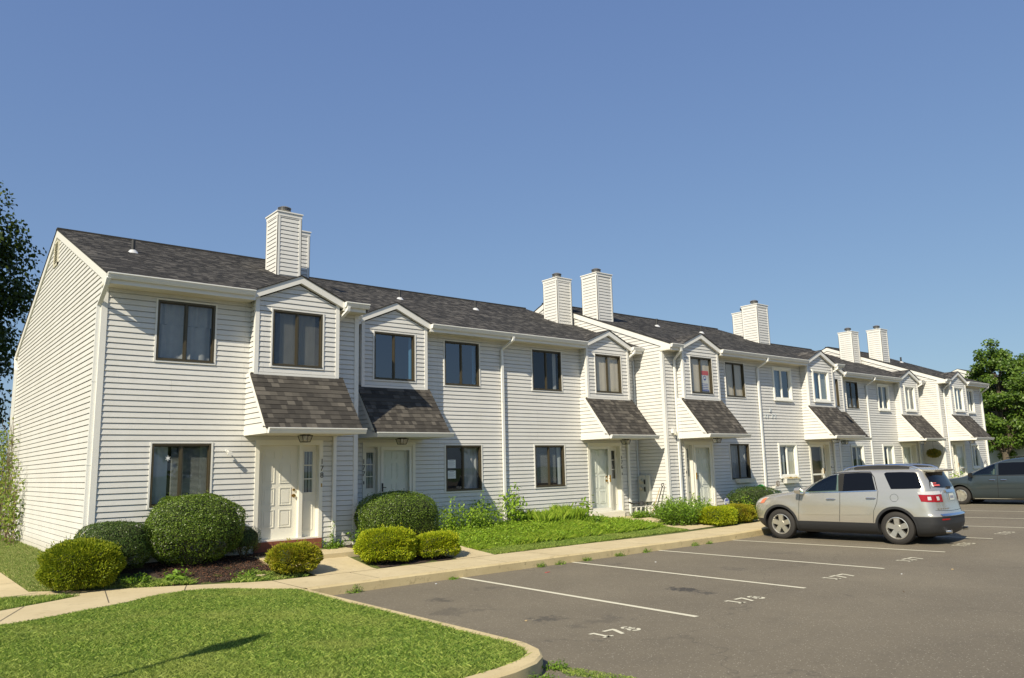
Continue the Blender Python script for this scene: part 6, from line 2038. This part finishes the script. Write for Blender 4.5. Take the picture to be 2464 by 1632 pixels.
def cabin_fit(c, rt, s_w, s_s, zb, h_):
    m = MB()
    for k in range(18):
        a0, a1 = 2 * math.pi * k / 18, 2 * math.pi * (k + 1) / 18
        q = lambda a: c.W(s_w + .07 * math.sin(a), .38 + .18 * math.cos(a), zb + .07 + .16 * math.sin(a))
        m.tube([q(a0), q(a1)], .014, 6)
    for a0 in (0.2, 2.9, 4.7): m.tube([c.W(s_w, .38, zb + .07), c.W(s_w + .07 * math.sin(a0), .38 + .18 * math.cos(a0), zb + .07 + .16 * math.sin(a0))], .012, 6)
    m.build('steering_wheel', 'well', rt, smooth=True)
    for y_ in (.38, -.38):
        m = MB()
        m.prism([c.W(s_s, y_ - .22, zb - .02), c.W(s_s + .12, y_ - .22, zb - .02), c.W(s_s + .15, y_ - .20, zb + h_ * .5), c.W(s_s + .06, y_ - .20, zb + h_ * .5)], (0, 0, 0), c.left * .42)
        m.prism([c.W(s_s + .08, y_ - .12, zb + h_ * .54), c.W(s_s + .17, y_ - .12, zb + h_ * .54), c.W(s_s + .17, y_ - .11, zb + h_ * .92), c.W(s_s + .10, y_ - .11, zb + h_ * .92)], (0, 0, 0), c.left * .24)
        m.build('front_seat', 'seatcloth', rt)


M['seatcloth'] = plain('grey_seat_cloth', (0.22, 0.21, 0.19), .9)
cabin_fit(car, root, 1.98, 2.42, 1.27, .42)
# fuel flap outline
m = []
for k in range(25): a = 2 * math.pi * k / 24; m.append((4.04 + .095 * math.cos(a), 1.12 + .09 * math.sin(a)))
car.line('fuel_flap_gap', m, .007, 'gap', root, 1)
rg = car.end('rear_glass', [(.72, 1.37), (.3, 1.345), (-.3, 1.345), (-.72, 1.37)], [(.68, 1.70), (.3, 1.72), (-.3, 1.72), (-.68, 1.70)], .005, 'carglass', root)
for y0_, y1_, z0_, z1_ in ((.66, .40, 1.395, 1.43), (.64, .50, 1.455, 1.475)):
    car.end('window_sticker', [(y0_, z0_), (y1_, z0_)], [(y0_, z1_), (y1_, z1_)], .008, 'red', rg, True, 4, 2)
    car.end('window_sticker', [(y0_ + .055, z0_ - .012), (y0_ + .005, z0_ - .012)], [(y0_ + .055, z1_ + .012), (y0_ + .005, z1_ + .012)], .008, 'paper', rg, True, 2, 2)
# spoiler
m = MB()
P = [(4.50, .70, 1.812), (4.50, -.70, 1.812), (4.94, -.66, 1.775), (4.94, .66, 1.775)]
A = [Vector(car.W(*p)) for p in P]; B = [Vector(car.W(p[0] - (.0 if p[0] < 4.8 else .03), p[1], p[2] - .045)) for p in P]
m.face(A); m.face(B[::-1])
for i in range(4): m.face([A[i], A[(i + 1) % 4], B[(i + 1) % 4], B[i]])
m.build('rear_spoiler', 'silver', root)
car.end('windscreen', [(.78, 1.30), (.3, 1.285), (-.3, 1.285), (-.78, 1.30)], [(.64, 1.73), (.3, 1.765), (-.3, 1.765), (-.64, 1.73)], .004, 'carglass', root, rear=False)
car.end('chrome_garnish', [(.30, 1.235), (-.30, 1.235)], [(.30, 1.30), (-.30, 1.30)], .035, 'chrome', root, True, 6, 3)
car.end('plate_recess', [(.26, 1.02), (-.26, 1.02)], [(.26, 1.22), (-.26, 1.22)], .003, 'silver', root, True, 6, 3)
pl = car.end('licence_plate', [(.155, 1.045), (-.155, 1.045)], [(.155, 1.20), (-.155, 1.20)], .012, 'plate', root, True, 6, 3)
car.end('plate_print', [(.12, 1.09), (-.12, 1.09)], [(.12, 1.15), (-.12, 1.15)], .0135, 'ink', pl, True, 6, 2)
car.end('bumper_step', [(.80, .70), (.4, .70), (-.4, .70), (-.80, .70)], [(.82, .745), (.4, .75), (-.4, .75), (-.82, .745)], .03, 'chrome', root)
car.end('tailgate_gap', [(.86, .83), (.3, .80), (-.3, .80), (-.86, .83)], [(.86, .838), (.3, .808), (-.3, .808), (-.86, .838)], .004, 'gap', root)
car.line('tailgate_side_gap', [(4.83, 1.34), (4.78, 1.55), (4.72, 1.72)], .010, 'gap', root, 1)
# raised lettering strip under the tail light, too small to read in the photograph
m = MB()
for k in range(6):
    y_ = .80 - k * .085
    q0, q1 = car.sry(y_, .86) + .005, car.sry(y_ - .05, .86) + .005
    m.face([car.W(q0, y_, .845), car.W(q1, y_ - .05, .845), car.W(q1, y_ - .05, .875), car.W(q0, y_, .875)])
m.build('badge_letters', 'chrome', root)
m = MB(); m.tube([car.W(4.93, -.02, 1.30), car.W(4.90, .0, 1.36), car.W(4.86, -.30, 1.40)], .014, 6); m.cyl(car.W(4.97, .0, 1.31), .05, .06, 10); m.build('rear_wiper', 'gap', root)
m = MB(); m.box(*[0] * 6) if False else None
q = car.W(4.92, .1, .42)
# ---- grey green minivan
root2 = thing('parked_car', 'grey green minivan with dark rear windows cut by the right edge of the photo', 'car', (30.4, -2.85, 0.01))
LV2 = [(.19, .45, 4.85, .82, .6, .4), (.28, .22, 4.98, .92, .65, .42), (.42, .06, 5.03, .97, .75, .42), (.60, .0, 5.05, .99, .8, .42), (.80, .06, 5.03, .995, .8, .42), (.90, .20, 5.02, .985, .78, .42), (.97, .50, 5.01, .975, .7, .42),
       (1.03, .95, 5.0, .965, .55, .42), (1.08, 1.18, 4.99, .95, .5, .4), (1.25, 1.55, 4.94, .90, .42, .36), (1.45, 2.02, 4.86, .85, .42, .34), (1.60, 2.38, 4.80, .79, .42, .32), (1.68, 2.65, 4.76, .72, .45, .3), (1.73, 3.0, 4.65, .58, .5, .35), (1.755, 3.3, 4.45, .38, .5, .4)]
van = Car(LV2, (30.42, -2.78), (-.05, .9987), .01, root2, (1.16, 4.10), .345, .405)
van.body('teal', .24, [(1.65, 1.12), (2.41, 1.13), (2.41, 1.525), (2.28, 1.51), (2.05, 1.41), (1.69, 1.17)])
for sg in (1, -1):
    for a in (1.16, 4.10): van.wheel(a, sg, .985, 7, .215)
    van.side('front_side_glass', [(1.60, 1.10), (2.0, 1.105), (2.44, 1.11)], [(1.66, 1.16), (2.05, 1.43), (2.3, 1.53), (2.44, 1.545)], .004, 'carclear', root2, sg)
    van.side('sliding_door_glass', [(2.53, 1.11), (3.2, 1.12), (3.62, 1.12)], [(2.53, 1.555), (3.0, 1.575), (3.58, 1.575)], .004, 'carglass', root2, sg)
    van.side('rear_quarter_glass', [(3.72, 1.12), (4.3, 1.12), (4.75, 1.12)], [(3.69, 1.575), (4.2, 1.575), (4.62, 1.56)], .004, 'carglass', root2, sg)
    van.line('door_gap', [(2.49, 1.58), (2.49, 1.1), (2.48, .6), (2.44, .26)], .014, 'gap', root2, sg)
    van.line('door_gap', [(1.50, 1.06), (1.46, .7), (1.40, .26)], .010, 'gap', root2, sg)
    van.side('side_moulding', [(1.48, .60), (2.46, .61)], [(1.48, .645), (2.46, .655)], .012, 'teal', root2, sg, 14, 2)
    van.side('side_moulding', [(2.52, .61), (3.5, .62)], [(2.52, .655), (3.5, .665)], .012, 'teal', root2, sg, 14, 2)
    van.line('belt_moulding', [(1.58, 1.085), (2.5, 1.093), (3.64, 1.10)], .018, 'gap', root2, sg, .005)
    van.line('sill_moulding', [(1.62, .235), (2.5, .235), (3.60, .235)], .014, 'chrome', root2, sg, .006)
    for s_ in (2.30, 2.68): quadbar(van, 'door_handle', [(s_ - .10, sg * (van.hw(s_, .93) - .004), .93), (s_ - .07, sg * (van.hw(s_, .93) + .032), .935), (s_ + .07, sg * (van.hw(s_, .93) + .032), .935), (s_ + .10, sg * (van.hw(s_, .93) - .004), .93)], .018, 'chrome', root2)
    m = MB()
    A = [Vector(van.W(1.66, sg * y_, z_)) for y_, z_ in ((1.0, 1.03), (1.18, 1.04), (1.19, 1.16), (1.15, 1.22), (1.0, 1.19))]; B = [Vector(van.W(1.55, sg * y_, z_)) for y_, z_ in ((1.01, 1.05), (1.14, 1.06), (1.15, 1.15), (1.12, 1.19), (1.01, 1.17))]
    for i in range(5): m.face([A[i], A[(i + 1) % 5], B[(i + 1) % 5], B[i]])
    m.face(A); m.face(B[::-1]); m.tube([van.W(1.62, sg * .93, 1.09), van.W(1.62, sg * 1.02, 1.09)], .03, 8)
    m.build('side_mirror', 'gap', root2, smooth=True, sharp=30)
    quadbar(van, 'roof_rail', [(2.75, sg * .62, 1.73), (2.9, sg * .62, 1.77), (3.8, sg * .61, 1.79), (4.5, sg * .60, 1.78), (4.62, sg * .59, 1.72)], .014, 'gap', root2)
    van.side('headlight', [(.12, .66), (.62, .72)], [(.18, .78), (.70, .86)], .006, 'clearlens', root2, sg, 10, 4)
    van.side('tail_light', [(4.86, .85), (4.99, .85)], [(4.84, 1.15), (4.96, 1.15)], .006, 'taillight', root2, sg, 5, 5)
cabin_fit(van, root2, 1.80, 2.22, 1.13, .40)
van.end('windscreen', [(.80, 1.10), (.3, 1.085), (-.3, 1.085), (-.80, 1.10)], [(.62, 1.60), (.3, 1.64), (-.3, 1.64), (-.62, 1.60)], .004, 'carglass', root2, rear=False)
van.end('rear_glass', [(.72, 1.12), (-.72, 1.12)], [(.62, 1.55), (-.62, 1.55)], .005, 'carglass', root2)
